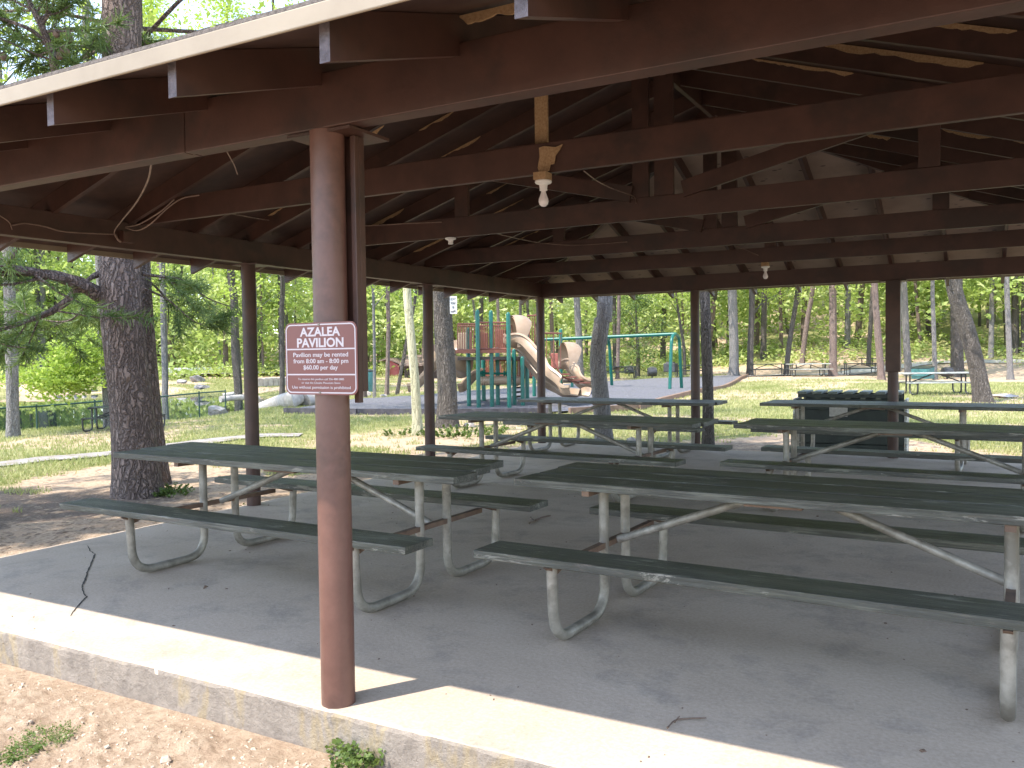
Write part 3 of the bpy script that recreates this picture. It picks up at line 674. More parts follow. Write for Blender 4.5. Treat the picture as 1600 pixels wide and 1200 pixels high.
tb((-2.20, 8.62, 0), -4.5, 'farthest left green picnic table beside the back left corner post')
tb((1.78, 5.42, 0), -3.0, 'olive green picnic table at right behind the nearest large table')
tb((1.28, 8.72, 0), -3.5, 'farthest right green picnic table in front of dark slatted bin')
# ------------------------------------------------------------ leaves
def rand_unit(n, r):
    v = r.normal(size=(n, 3)); return v/np.linalg.norm(v, axis=1, keepdims=True)
def leaf_quads(p, size, r, up=.35, asp=.55):
    n = len(p); a = rand_unit(n, r); nn = rand_unit(n, r); nn[:, 2] = np.abs(nn[:, 2])+up
    nn /= np.linalg.norm(nn, axis=1, keepdims=True); b = np.cross(nn, a); b /= np.linalg.norm(b, axis=1, keepdims=True)+1e-9; a = np.cross(b, nn)
    s = (size*r.uniform(.6, 1.35, n))[:, None]
    return np.stack([p-a*s*.5, p+b*s*asp*.5-a*s*.08, p+a*s*.5, p-b*s*asp*.5-a*s*.08], 1).reshape(-1, 3)
def leaf_obj(name, pts, size, tint, m, parent=None, seed=1, asp=.55, **k):
    r = np.random.default_rng(seed); v = leaf_quads(pts, size, r, asp=asp); q = np.arange(len(v)).reshape(-1, 4)
    o = bpy.data.objects.new(name, fast_mesh(name, v, q, [m], {'tint': ('FACE', tint)})); COL.objects.link(o); o.parent = parent; return tag(o, **k)
def clusters(cs, per, spread, r, flat=.55):
    n = len(cs); p = np.repeat(cs, per, 0); sp = np.repeat(spread*r.uniform(.6, 1.4, n), per)[:, None]
    d = r.normal(size=p.shape)*np.array([1, 1, flat]); t = np.repeat(r.uniform(0, 1, n), per)*.6+r.uniform(0, 1, len(p))*.4
    return p+d*sp, t
def fit_path(pix, dep, z0=None):
    return [P(u, v, dep) for u, v in pix]
def trunk_mb(path, rad, seg, rough=.06, seed=0, flare=.5):
    pts = bez(path, 6); n = len(pts); L_ = [0]
    for a, b in zip(pts, pts[1:]): L_.append(L_[-1]+(b-a).length)
    rs = []
    for l in L_:
        t = l/L_[-1]; k = t*(len(rad)-1); i = min(int(k), len(rad)-2); rs.append((rad[i]*(1-k+i)+rad[i+1]*(k-i))*(1+flare*math.exp(-l/.28)))
    rr_ = random.Random(seed); ph = [rr_.uniform(0, 6.28) for _ in range(4)]
    def rj(i, k, a): return 1+rough*(math.sin(3*a+ph[0]+i*.13)+.6*math.sin(5*a+ph[1]-i*.21)+.5*math.sin(2*a+ph[2]+i*.4))*(1+1.6*math.exp(-L_[i]/.3))
    mb = MB(); mb.tube(pts, rs, seg, True, rj); return mb, pts, rs
NT = [0]
def tree(u, vb, w, top=None, H=14, c0=5, R=3, m='oak_bark', leaf='leaf', ncl=60, per=34, lsz=.16, label='', lean=(0, 0), z=None, dens=1, mid=None, cat='tree', limbs=7, group=None, base=None, flat=.55, spr=.5, name='tree', wtop=.35):
    if lsz >= .2: lsz *= .72; per = int(per*1.7)
    NT[0] += 1; sd = NT[0]*13; r = np.random.default_rng(sd); rp = random.Random(sd)
    b = GT(u, vb) if base is None else Vector(base); dep = depth(b); r0 = w*dep/F/2
    bz = b.z; b0 = Vector((b.x, b.y, bz-.15))
    path = [b0]
    if top:      # image points the trunk passes through, at the same depth
        for (a, c) in top: path.append(P(a, c, dep))
    tp = path[-1]; dirv = (tp-b0).normalized() if len(path) > 1 else Vector((lean[0], lean[1], 1)).normalized()
    if tp.z < bz+H*.7:
        rest = bz+H-tp.z; q = tp+Vector((dirv.x*.5, dirv.y*.5, 1))*rest*.5+Vector((rp.uniform(-.2, .2), rp.uniform(-.2, .2), 0)); path.append(q); path.append(q+Vector((rp.uniform(-.3, .3), rp.uniform(-.3, .3), rest*.5)))
    e = empty(name, (b.x, b.y, bz), label=label, cat=cat, group=group)
    off = Vector((b.x, b.y, bz)); path = [p-off for p in path]
    mb, pts, rs = trunk_mb(path, [r0, r0*.93, r0*.85, r0*.6, r0*wtop*.6], 20 if w > 14 else 10, .035 if w > 20 else .05, sd)
    # limbs and crown
    ctop = pts[-1].z; c0z = c0; cc = []
    for k in range(ncl):
        for _ in range(8):
            t = rp.random()**.8; zz = c0z+(ctop+1.0-c0z)*t; prof = (math.sin(math.pi*min(1, .12+t*.95))**.6)*R
            a = rp.uniform(0, 6.283); rd = prof*math.sqrt(rp.uniform(.08, 1)); 
            if rp.random() < dens: break
        i = min(range(len(pts)), key=lambda i: abs(pts[i].z-min(zz, ctop))); ctr = pts[i]
        cc.append((ctr.x+rd*math.cos(a), ctr.y+rd*math.sin(a), zz))
    sel = rp.sample(range(len(cc)), min(limbs, len(cc))) if cc else []
    for j in sel:
        q = Vector(cc[j]); zz = max(c0z*.8, q.z-.5*math.hypot(q.x, q.y)-.3); i = min(range(len(pts)), key=lambda i: abs(pts[i].z-zz)); s = pts[i]
        mid_ = s.lerp(q, .5)+Vector((rp.uniform(-.25, .25), rp.uniform(-.25, .25), rp.uniform(0, .4)))
        rb = rs[i]*rp.uniform(.25, .45); mb.tube(bez([s, mid_, q], 4), [rb*(1-.8*x/8) for x in range(9)], 6)
        for _ in range(3):
            f = rp.uniform(.4, .9); s2 = s.lerp(q, f); q2 = s2+Vector((rp.uniform(-1, 1), rp.uniform(-1, 1), rp.uniform(-.2, .8)))*.9
            mb.tube([s2, q2], [rb*.35, rb*.1], 5)
    mb.build('trunk', MT[m], e, True)
    if cc:
        p, t = clusters(np.array(cc), per, spr, r, flat); leaf_obj('crown', p, lsz, t, MT[leaf], e, sd)
    return e, pts, dep
# needles
def needle_obj(name, tufts, dirs, ln, m, parent, seed, per=26, wid=.007):
    r = np.random.default_rng(seed); n = len(tufts); T_ = np.repeat(np.array(tufts), per, 0); D = np.repeat(np.array(dirs), per, 0)
    d = D*.75+rand_unit(len(T_), r)*.85; d[:, 2] -= .08; d /= np.linalg.norm(d, axis=1, keepdims=True); s = (ln*r.uniform(.7, 1.2, len(d)))[:, None]
    sd_ = np.cross(d, rand_unit(len(d), r)); sd_ /= np.linalg.norm(sd_, axis=1, keepdims=True); T_ = T_-D*r.uniform(0, .16, len(d))[:, None]
    v = np.stack([T_-sd_*wid, T_+sd_*wid, T_+d*s+sd_*wid*.3, T_+d*s-sd_*wid*.3], 1).reshape(-1, 3)
    t = np.repeat(r.uniform(0, 1, n), per)*.6+r.uniform(0, .4, len(d))
    o = bpy.data.objects.new(name, fast_mesh(name, v, np.arange(len(v)).reshape(-1, 4), [m], {'tint': ('FACE', t)})); COL.objects.link(o); o.parent = parent; return o
def bough(mb, path, r0, tufts, dirs, rp, ntw=12, tl=.7, off=Vector(), start=.3, droop=.0):
    pts = [p-off for p in bez(path, 6)]; n = len(pts); mb.tube(pts, [r0*(1-.75*i/(n-1)) for i in range(n)], 8, True, lambda i, k, a: 1+.08*math.sin(3*a+i))
    for _ in range(ntw):
        i = rp.randrange(int(n*start), n); s = pts[i]; t = (pts[min(i+1, n-1)]-pts[i-1]).normalized()
        d = (t*.7+Vector((rp.uniform(-1, 1), rp.uniform(-1, 1), rp.uniform(-.7-droop, .6)))).normalized(); l = tl*rp.uniform(.5, 1.3)
        q = s+d*l*.5+Vector((0, 0, -.04)); e2 = s+d*l; mb.tube([s, q, e2], [r0*.22, r0*.15, r0*.07], 5)
        for f in (.35, .55, .75, .9, 1.0):
            c = s.lerp(e2, f)
            for _k in range(2):
                d2 = (d+Vector((rp.uniform(-1, 1), rp.uniform(-1, 1), rp.uniform(-.6, .8)))*.9).normalized(); w = .18*rp.random(); tufts.append(tuple(c+d2*w)); dirs.append(tuple(d2))

# ------------------------------------------------------------ the two pines by the left side
rp = random.Random(5)
def big_pine(u, vb, rads, pix, label, boughs, H=17, seed=3, crown=70):
    b = G(u, vb, -.2); dep = depth(b); b.z = hz(b.x, b.y); off = b.copy()
    e = empty('pine_tree', b, label=label, cat='pine tree')
    path = [Vector((b.x, b.y, b.z-.2))]+[P(a, c, dep) for a, c in pix]; t = path[-1]; path += [t+Vector((0, 0, 3)), t+Vector((.1, 0, H-t.z))]
    mb, pts, rs = trunk_mb([p-off for p in path], rads, 40, .022, seed, .38)
    tufts, dirs = [], []
    for bpix, ddep, r0, ntw, tl, st in boughs:
        bough(mb, [P(a, c, dep+dd) for (a, c, dd) in bpix], r0, tufts, dirs, rp, ntw, tl, off, st)
    for _ in range(crown):          # upper crown above the roof line
        zz = rp.uniform(5.5, H); a = rp.uniform(0, 6.28); i = min(range(len(pts)), key=lambda i: abs(pts[i].z-zz)); s = pts[i]+off; l = rp.uniform(.6, 1)*(3.0*(1-(zz-5)/(H-3))+.6)
        q = s+Vector((math.cos(a)*l, math.sin(a)*l, rp.uniform(-.1, .9)))
        bough(mb, [s, s.lerp(q, .5)+Vector((0, 0, .15)), q], .03, tufts, dirs, rp, 5, .55, off, .35)
    mb.build('trunk', MT['pine_bark'], e, True); needle_obj('crown', tufts, dirs, .15, MT['needle'], e, seed, 15, .006); return e, dep
e1, dp1 = big_pine(217, 778, [.245, .222, .208, .198, .19, .12, .03], [(206, 640), (190, 500), (187, 400), (188, 200), (190, 0)], 'large rough barked pine trunk in front at left beside the slab', [
    ([(165, 468, 0), (130, 446, -.3), (95, 434, -.5), (40, 424, -.8), (-20, 418, -1.2), (-90, 410, -1.5)], 0, .095, 16, .9, .45),
    ([(122, 452, -.3), (95, 478, -.4), (55, 497, -.5), (0, 515, -.7), (-70, 535, -.9)], 0, .05, 16, .8, .2),
    ([(160, 425, 0), (142, 434, -.2), (128, 444, -.3)], 0, .045, 0, .3, .5),
    ([(158, 480, 0), (135, 478, .3), (110, 500, .5), (70, 500, .8), (10, 480, 1)], 0, .018, 16, .7, .2),
    ([(222, 428, .1), (250, 432, .4), (285, 438, .8), (325, 466, 1.1), (370, 482, 1.5)], 0, .022, 7, .7, .25),
    ([(224, 450, .1), (262, 468, .4), (300, 500, .6), (330, 512, .8)], 0, .014, 4, .6, .25),
    ([(200, 300, 0), (190, 60, .2), (150, 80, -.1), (110, 100, -.3), (70, 90, -.6), (0, 60, -1)], 0, .03, 14, .8, .3),
    ([(180, 90, 0), (140, 75, -.1), (100, 70, -.3), (50, 60, -.6)], 0, .025, 11, .7, .2),
    ([(188, 70, 0), (210, 50, .3), (235, 80, .5)], 0, .02, 8, .5, .4),
    ([(175, 330, 0), (130, 220, -.3), (90, 118, -.6), (80, 78, -.6), (62, 35, -.7), (42, -5, -.7), (20, -60, -.8)], 0, .065, 11, .8, .6),
    ([(64, 38, -.7), (84, 5, -.7), (95, -40, -.7)], 0, .03, 8, .7, .3),
    ([(78, 75, -.6), (50, 48, -.7), (0, 28, -.9), (-60, 10, -1)], 0, .03, 9, .7, .3)])
mb = MB()
for (u, v) in [(88, 52), (108, 57), (99, 78), (93, 87), (6, 88), (104, 82)]:
    p = P(u, v, dp1-.7)-e1.location; mb = MB(); mb.lathe(p, [(.004, -.05), (.028, -.035), (.038, -.01), (.034, .015), (.02, .04), (.004, .05)], 9); mb.build('pine_cone', MT['twig'], e1, True)
big_pine(243, 760, [.18, .155, .145, .14, .135, .09, .03], [(229, 640), (219, 500), (214, 400), (207, 200), (203, 0)], 'mossy pine trunk just behind the large front pine at left', [
    ([(224, 430, 0), (260, 470, .3), (262, 520, .4)], 0, .018, 4, .6, .2)], 16, 8, 45)
# pine standing off frame at the left whose boughs and shade reach in
b = Vector((-9.3, -2.6, 0)); b.z = hz(b.x, b.y)
e = empty('pine_tree', b, label='pine off the left edge whose needled boughs hang into the top left corner', cat='pine tree')
mb, pts, rs = trunk_mb([Vector((0, 0, -.2)), Vector((.1, 0, 4)), Vector((0, .1, 9)), Vector((.1, 0, 15))], [.22, .19, .14, .03], 20, .03, 4)
tf, dr = [], []
for _ in range(70):
    zz = rp.uniform(5.0, 15); a = rp.uniform(0, 6.28); s = Vector((0, 0, zz)); l = rp.uniform(.5, 1)*(3.4*(1-(zz-5)/12)+.5); q = s+Vector((math.cos(a)*l, math.sin(a)*l, rp.uniform(-.2, .8)))
    bough(mb, [s, s.lerp(q, .5), q], .035, tf, dr, rp, 6, .7, Vector(), .25)
mb.build('trunk', MT['pine_bark'], e, True); needle_obj('crown', tf, dr, .15, MT['needle'], e, 5, 14, .007)
# ------------------------------------------------------------ trees one can tell apart
#    u, vb, w, top points, H, c0, R, bark, leaf, ncl, lsz, label
e, pts, dpt = tree(700, 668, 31, [(699, 600), (693, 520), (690, 455)], 13, 4.6, 3.4, 'oak_bark', 'leaf', 70, 40, .15, 'thick furrowed oak trunk carrying the small white sign')
tree(944, 698, 26, [(940, 640), (934, 560), (941, 500), (945, 455)], 13, 4.4, 3.2, 'grey_bark', 'leaf', 60, 40, .15, 'crooked grey tree trunk between the back corner post and swings')
tree(1107, 700, 17, [(1106, 600), (1103, 520), (1101, 460)], 12, 4.6, 2.6, 'oak_bark', 'leaf', 45, 40, .15, 'slim grey trunk standing just behind the middle back post')
e_, p_, _ = tree(653, 680, 15, [(648, 590), (640, 500), (636, 440)], 6, 5, .5, 'bare_wood', 'leaf', 0, 0, .15, 'pale barkless leaning tree trunk left of the thick oak', limbs=0, wtop=1.2)
tree(20, 684, 18, [(19, 600), (17, 520), (14, 440), (12, 380)], 12, 4.0, 2.8, 'grey_bark', 'leaf', 60, 36, .15, 'grey lichened trunk at far left edge beside the pond')
e165, p165, d165 = tree(170, 668, 13, [(166, 600), (160, 530), (157, 440)], 17, 4.3, 4.2, 'grey_bark', 'leaf_lime', 170, 44, .15, 'pale sunlit slender trunk partly hidden by the large pine')
tree(257, 652, 10, [(258, 590), (256, 520), (254, 440), (252, 400)], 19, 5.0, 4.8, 'grey_bark', 'leaf_lime', 230, 46, .15, 'thin pale grey trunk right of the two pines near fence')
tree(373, 640, 13, [(372, 600), (368, 550), (366, 470), (360, 410)], 19, 3.4, 3.8, 'oak_bark', 'leaf_lime', 150, 36, .17, 'dark mottled trunk just left of the second left post')
tree(441, 622, 8, [(441, 560), (440, 480), (441, 420)], 23, 4.5, 4.6, 'oak_bark', 'leaf_lime', 190, 44, .17, 'narrow trunk left of the brown red sign beyond the lawn')
tree(604, 618, 7, [(606, 560), (607, 500), (606, 470)], 14, 5.5, 2.4, 'red_bark', 'leaf_lime', 50, 34, .2, 'slim straight trunk in front of the red building')
tree(619, 617, 6, [(627, 580), (636, 530)], 7, 4.4, 1.6, 'oak_bark', 'leaf', 25, 30, .2, 'thin dark leaning tree beside the pale barkless trunk')
tree(568, 622, 9, [(566, 560), (565, 480), (564, 450)], 14, 3.5, 2.6, 'red_bark', 'leaf_lime', 60, 34, .18, 'trunk with yellow blossoms right of the sign post')
tree(585, 622, 5, [(585, 560), (584, 500)], 10, 4, 2, 'grey_bark', 'leaf', 40, 30, .18, 'very thin grey trunk between sign post and red building')
tree(396, 600, 6, [(397, 560), (399, 500)], 12, 4, 3, 'grey_bark', 'leaf', 50, 30, .25, 'thin grey trunk beyond the pond behind the second left post', name='tree')
tree(907, 592, 11, [(905, 540), (901, 465)], 15, 7, 3, 'grey_bark', 'leaf', 60, 36, .22, 'straight pale trunk behind the small right hand slide')
tree(965, 592, 6, [(966, 540), (967, 470)], 15, 6, 2.4, 'red_bark', 'needle', 50, 34, .22, 'thin reddish pine trunk seen through the swing frame', name='pine_tree')
tree(1070, 588, 5, [(1069, 545), (1062, 500)], 7, 4.6, 2.2, 'oak_bark', 'leaf_lime', 45, 34, .22, 'thin dark curved tree right of the swing frame')
tree(1083, 592, 8, [(1083, 540), (1083, 460)], 14, 6, 2.6, 'grey_bark', 'leaf', 50, 34, .22, 'pale trunk immediately left of the middle back post')
tree(1147, 588, 15, [(1147, 540), (1144, 455)], 15, 6, 3.4, 'grey_bark', 'leaf_lime', 70, 36, .24, 'stout whitish trunk at the end of the rubber playground')
tree(1172, 588, 10, [(1173, 540), (1175, 480)], 14, 4.5, 3, 'oak_bark', 'leaf_lime', 70, 36, .24, 'brown trunk beside the dark trestle picnic table')
tree(1228, 586, 8, [(1233, 540), (1241, 490), (1246, 450)], 13, 4.6, 2.8, 'oak_bark', 'leaf', 60, 34, .24, 'dark leaning trunk behind the long bench table')
tree(1253, 578, 8, [(1256, 540), (1263, 490), (1269, 455)], 14, 5, 2.6, 'red_bark', 'leaf_lime', 50, 34, .24, 'pinkish leaning trunk right of the dark leaning one')
tree(1302, 588, 12, [(1302, 540), (1301, 455)], 15, 5.6, 3, 'red_bark', 'leaf_lime', 65, 36, .24, 'straight pinkish trunk in the middle of the right opening')
tree(1357, 580, 7, [(1358, 540), (1361, 490)], 13, 5, 2.6, 'oak_bark', 'leaf', 50, 34, .24, 'thin brown trunk left of the twisted forked trunk')
tree(1378, 594, 11, [(1374, 550), (1370, 500), (1367, 455)], 14, 4.8, 3, 'red_bark', 'leaf', 60, 36, .24, 'twisted forked trunk just left of right back post')
tree(1420, 588, 11, [(1416, 530), (1412, 440)], 15, 6, 3, 'grey_bark', 'leaf', 60, 36, .24, 'grey trunk just right of the right back post')
tree(1461, 577, 7, [(1459, 520), (1457, 440)], 15, 6, 2.6, 'grey_bark', 'leaf', 50, 34, .24, 'slim straight trunk right of the green dumpster')
tree(1496, 585, 19, [(1495, 530), (1494, 440)], 15, 6.5, 3.6, 'oak_bark', 'leaf_lime', 70, 36, .24, 'broad trunk half hidden behind the leaning trunk')
tree(1538, 630, 25, [(1526, 570), (1510, 510), (1488, 435)], 11, 6, 3.0, 'oak_bark', 'leaf', 60, 40, .17, 'thick leaning trunk in the right part of the lawn')
tree(1548, 576, 8, [(1549, 530), (1550, 450)], 15, 5.4, 2.8, 'grey_bark', 'leaf_lime', 60, 34, .24, 'thin trunk right of the thick leaning trunk')
tree(1579, 575, 9, [(1576, 520), (1573, 440)], 15, 5.2, 3.0, 'grey_bark', 'leaf', 60, 34, .24, 'dark and pale streaked trunk near the right edge')
tree(780, 600, 5, [(779, 540), (778, 480)], 15, 6, 3.0, 'red_bark', 'leaf_lime', 60, 34, .24, 'thin trunk rising behind the playground railings')
tree(812, 598, 5, [(812, 540), (813, 470)], 14, 5, 3.0, 'oak_bark', 'needle', 60, 34, .2, 'small pine behind the tall slide hood', name='pine_tree')
tree(997, 586, 6, [(997, 550), (996, 530)], 5, .6, 2.2, 'oak_bark', 'needle', 80, 40, .16, 'young bushy pine seen under the swing beam', spr=.4, name='pine_tree')
# maples behind the left pines, with sky between their limbs
def world_uv(u, dist):
    a = (u-800)/F; k = 1/math.sqrt(1+a*a); return CX+dist*k*(DH.x+a*RH.x), CY+dist*k*(DH.y+a*RH.y)
dx_, dy_ = world_uv(-60, 27); tree(0, 0, 14, None, 15, 4.0, 4.5, 'oak_bark', 'leaf', 110, 46, .15, 'broad green tree at the pond edge in the upper left', base=(dx_, dy_, hz(dx_, dy_)), limbs=26, spr=.5, wtop=.3)
# lime green low branch over the water, on the pale slender tree
r = np.random.default_rng(4); off = Vector(e165.location); mb = MB(); cl = []
for pix in ([(158, 560), (130, 580), (95, 592), (60, 600), (32, 590)], [(158, 545), (128, 562), (110, 570), (80, 575)], [(158, 520), (140, 535), (118, 548), (95, 556)], [(158, 600), (130, 596), (110, 600), (88, 606)]):
    pp = [p-off for p in bez([P(u, v, d165-.3-(158-u)*.012) for u, v in pix], 6)]; mb.tube(pp, [.03*(1-.8*i/(len(pp)-1)) for i in range(len(pp))], 6)
    for p in pp[3:]:
        for _ in range(4): cl.append(tuple(p+Vector((rnd.gauss(0, .28), rnd.gauss(0, .28), rnd.gauss(0, .13)))))
mb.build('low_branch', MT['grey_bark'], e165, True); p, t = clusters(np.array(cl), 20, .14, r, .4); leaf_obj('branch_leaves', p, .10, t, MT['leaf_lime'], e165, 9)

# ------------------------------------------------------------ far wood and undergrowth: one mass each
def world_uv(u, dist):
    a = (u-800)/F; k = 1/math.sqrt(1+a*a); return CX+dist*k*(DH.x+a*RH.x), CY+dist*k*(DH.y+a*RH.y)
r = np.random.default_rng(21); V = []; Q = []; MI = []; TI = []; nv = 0
LP = []; LT = []; LS = []
for k in range(330):
    u = r.uniform(-260, 1850); dist = r.uniform(0, 1)**1.2*70+(64 if u > 1120 else 60)
    if u < 640: dist = max(dist, 66)+(4 if u < 300 else 0)
    x, y = world_uv(u, dist); z = hz(x, y); Hh = r.uniform(9, 19); rb = r.uniform(.09, .26); lx, ly = r.normal(0, .05, 2)
    n = 6; ring = []
    for j, (f, rf) in enumerate(((0, 1), (.5, .75), (1, .25))):
        for q in range(6):
            a = q*math.pi/3; ring.append((x+lx*Hh*f+rb*rf*math.cos(a), y+ly*Hh*f+rb*rf*math.sin(a), z-.3+Hh*f))
    V += ring
    for j in range(2):
        for q in range(6): Q.append((nv+j*6+q, nv+j*6+(q+1) % 6, nv+(j+1)*6+(q+1) % 6, nv+(j+1)*6+q)); MI.append(r.integers(1, 4)if q == 0 else MI[-1]); TI.append(.5)
    nv += 18
    nc = int(r.uniform(26, 46)); cz = z+r.uniform(.12, .3)*Hh+np.power(r.uniform(0, 1, nc), .9)*Hh*.85; R_ = r.uniform(2.2, 4.2)
    a = r.uniform(0, 6.28, nc); rd = R_*np.sqrt(r.uniform(0, 1, nc)); f = (cz-z)/Hh
    cs = np.stack([x+lx*Hh*f+rd*np.cos(a), y+ly*Hh*f+rd*np.sin(a), cz], 1); p, t = clusters(cs, 20, .75, r, .5)
    base = r.uniform(-.1, .4); LP.append(p); LT.append(np.clip(t*.7+.15+base, 0, 1)); LS.append(np.full(len(p), .34+.0022*dist))
# leaf-out brush that closes the wood near the ground
for k in range(2600):
    u = r.uniform(-260, 1850); dist = 66+r.uniform(0, 1)*75
    if u > 1480 and dist < 100: continue
    x, y = world_uv(u, dist)
    z = hz(x, y); p, t = clusters(np.array([[x, y, z+r.uniform(.2, 6.5)]]), 34, 1.0, r, .6); base = r.uniform(-.12, .35); LP.append(p); LT.append(np.clip(t*.7+.1+base, 0, 1)); LS.append(np.full(len(p), .34+.002*dist))
p = np.concatenate(LP); t = np.concatenate(LT); s = np.concatenate(LS)
lv = leaf_quads(p, 1.0, r); c3 = np.repeat(p, 4, 0); lv = c3+(lv-c3)*np.repeat(s, 4)[:, None]
V = np.vstack([np.array(V), lv]); Q = np.vstack([np.array(Q), nv+np.arange(len(lv)).reshape(-1, 4)])
MI = np.concatenate([np.array(MI), np.zeros(len(p))]); TI = np.concatenate([np.array(TI), t])
o = bpy.data.objects.new('far_wood', fast_mesh('far_wood', V, Q, [MT['leaf_far'], MT['grey_bark'], MT['oak_bark'], MT['red_bark']], {'tint': ('FACE', TI)}, mi=MI)); COL.objects.link(o)
tag(o, label='spring woodland closing the view all along the back', cat='woodland', kind='stuff')
# weeds and brush on the bank behind the lawn and round the pond
LP = []; LT = []
for k in range(1500):
    u = r.uniform(-200, 1750); dist = r.uniform(60.5, 72) if u > 640 else r.uniform(62, 72)
    if 1180 < u and r.random() < .45 or u > 1480 and r.random() < .5: continue
    x, y = world_uv(u, dist); z = hz(x, y); h = r.uniform(.15, 1.1)
    p, t = clusters(np.array([[x, y, z+h*.5]]), 22, .38, r, .7); LP.append(p); LT.append(t)
p = np.concatenate(LP); leaf_obj('undergrowth', p, .28, np.concatenate(LT), MT['shrub'], seed=5, label='low bright weeds and bushes along the bank below the wood', cat='undergrowth', kind='stuff')

# ------------------------------------------------------------ grass
r = np.random.default_rng(33); M_ = 420000
u = r.uniform(-60, 1660, M_); dist = 6+60*r.uniform(0, 1, M_)**1.55; a = (u-800)/F; kk = dist/np.sqrt(1+a*a)
x = CX+kk*(DH.x+a*RH.x); y = CY+kk*(DH.y+a*RH.y)
mp2 = np.array([(q.x, q.y) for q in mp]); LK0 = LAKE; LAKE = mp2; inm = lake_sd(x, y) > -.1; LAKE = LK0
ok = (grassiness(x, y)+1.2*(fbm(x*5, y*5, 2, 3)-.5) > .42) & ~inm & (lake_sd(x, y) < -.2) & ~((np.abs(x) < 4.0) & (y > -.3) & (y < 9.6))
for q in bez(PATHP, 4): ok &= np.hypot(x-q.x, y-q.y) > .30
x = x[ok]; y = y[ok]; dist = dist[ok]; z = height(x, y, False); n = len(x); w = (.004+.00042*dist)[:, None]; h = (r.uniform(.025, .065, n)+.0006*dist)[:, None]
d = rand_unit(n, r)*.55; d[:, 2] = 1; s_ = rand_unit(n, r); s_[:, 2] = 0; b_ = np.stack([x, y, z-.005], 1)
v = np.stack([b_-s_*w, b_+s_*w, b_+d*h+s_*w*.2, b_+d*h-s_*w*.2], 1).reshape(-1, 3)
o = bpy.data.objects.new('grass', fast_mesh('grass', v, np.arange(len(v)).reshape(-1, 4), [MT['grass']], {'tint': ('FACE', np.clip(fbm(x/2, y/2, 2, 6)*.7+r.uniform(0, .5, n)-.1, 0, 1))})); COL.objects.link(o)
tag(o, label='short patchy lawn grass around the pavilion', cat='grass', kind='stuff')
# ------------------------------------------------------------ play structure
SURF = lambda x, y: hz(x, y)+.06
pb = G(769, 636, -.12); D0 = depth(pb)
play = empty('play_structure', pb, label='playground climbing structure with teal posts, maroon railings and tan slides', cat='playground'); PO = pb.copy()
def Lc(p): return Vector(p)-PO
def PP(u, v, dep): return P(u, v, dep)-PO
fd = Vector((DH.x, DH.y, 0)); rt_ = Vector((RH.x, RH.y, 0))
plist = [(733, 515, 636), (748, 487, 638), (769, 488, 637), (778, 546, 634), (796, 491, 638), (756, 560, 628), (804, 548, 633), (817, 560, 635), (824, 520, 628), (843, 487, 622), (835, 560, 620), (877, 516, 613), (894, 562, 606)]
for u, vt, vb in plist:
    b = G(u, vb, -.12); zt_ = zat(vt, b); mb = MB(); q = Lc(b); w = .062 if vb > 630 else .068
    mb.lathe((q.x, q.y, -.1), [(w, 0), (w, zt_-b.z+.08), (w*.8, zt_-b.z+.13), (w*.3, zt_-b.z+.16)], 14); mb.build('post', MT['teal'], play, True)
def slab_px(name, u0, u1, v, dep, dlen, th, m):
    a = PP(u0, v, dep); b = PP(u1, v, dep); mb = MB(); mb.beam((a+b)/2+fd*dlen/2-rt_*(b-a).length/2, (a+b)/2+fd*dlen/2+rt_*(b-a).length/2, dlen, th); return mb.build(name, MT[m], play)
slab_px('deck', 715, 800, 560, D0-.4, 2.3, .09, 'deckdark'); slab_px('deck', 712, 800, 549, D0-.5, .12, .10, 'maroon')
slab_px('deck', 778, 845, 560, D0+1.6, 2.4, .10, 'deckdark'); slab_px('deck', 757, 832, 590, D0+2.8, 1.6, .08, 'maroon'); slab_px('deck', 880, 905, 596, D0+8.0, 1.5, .10, 'deckdark')
def railing(u0, u1, vt, vb, dep, n, m='maroon', r=.014):
    mb = MB(); a, b = PP(u0, vt, dep), PP(u1, vt, dep); c, d = PP(u0, vb, dep), PP(u1, vb, dep)
    mb.tube([a, b], .025, 8); mb.tube([c, d], .025, 8)
    for i in range(n+1): mb.tube([a.lerp(b, i/n), c.lerp(d, i/n)], r, 6)
    mb.build('railing', MT[m], play, True)
railing(715, 748, 506, 547, D0-.3, 9); railing(749, 795, 504, 545, D0-.4, 15); railing(750, 800, 509, 546, D0+1.9, 14); railing(824, 843, 493, 546, D0+2.2, 5)
railing(757, 832, 563, 588, D0+2.7, 26, 'brick', .02); railing(843, 876, 521, 575, D0+7, 3); railing(716, 748, 509, 546, D0+2.0, 8)
def panel(u0, u1, vt, vb, dep, m, th=.04, name='panel'):
    mb = MB(); a = PP((u0+u1)/2, (vt+vb)/2, dep); w = (u1-u0)*dep/F; h = (vb-vt)*dep/F
    mb.beam(a-rt_*w/2, a+rt_*w/2, th, h); mb.build(name, MT[m], play, bevel=.02)
panel(716, 729, 520, 546, D0+1.6, 'tan'); panel(733, 737, 518, 546, D0+1.5, 'maroon'); panel(755, 763, 520, 545, D0+1.7, 'maroon'); panel(774, 788, 515, 546, D0+1.8, 'maroon'); panel(861, 872, 552, 574, D0+7.2, 'brick'); panel(738, 750, 580, 590, D0+3, 'dkgreen')
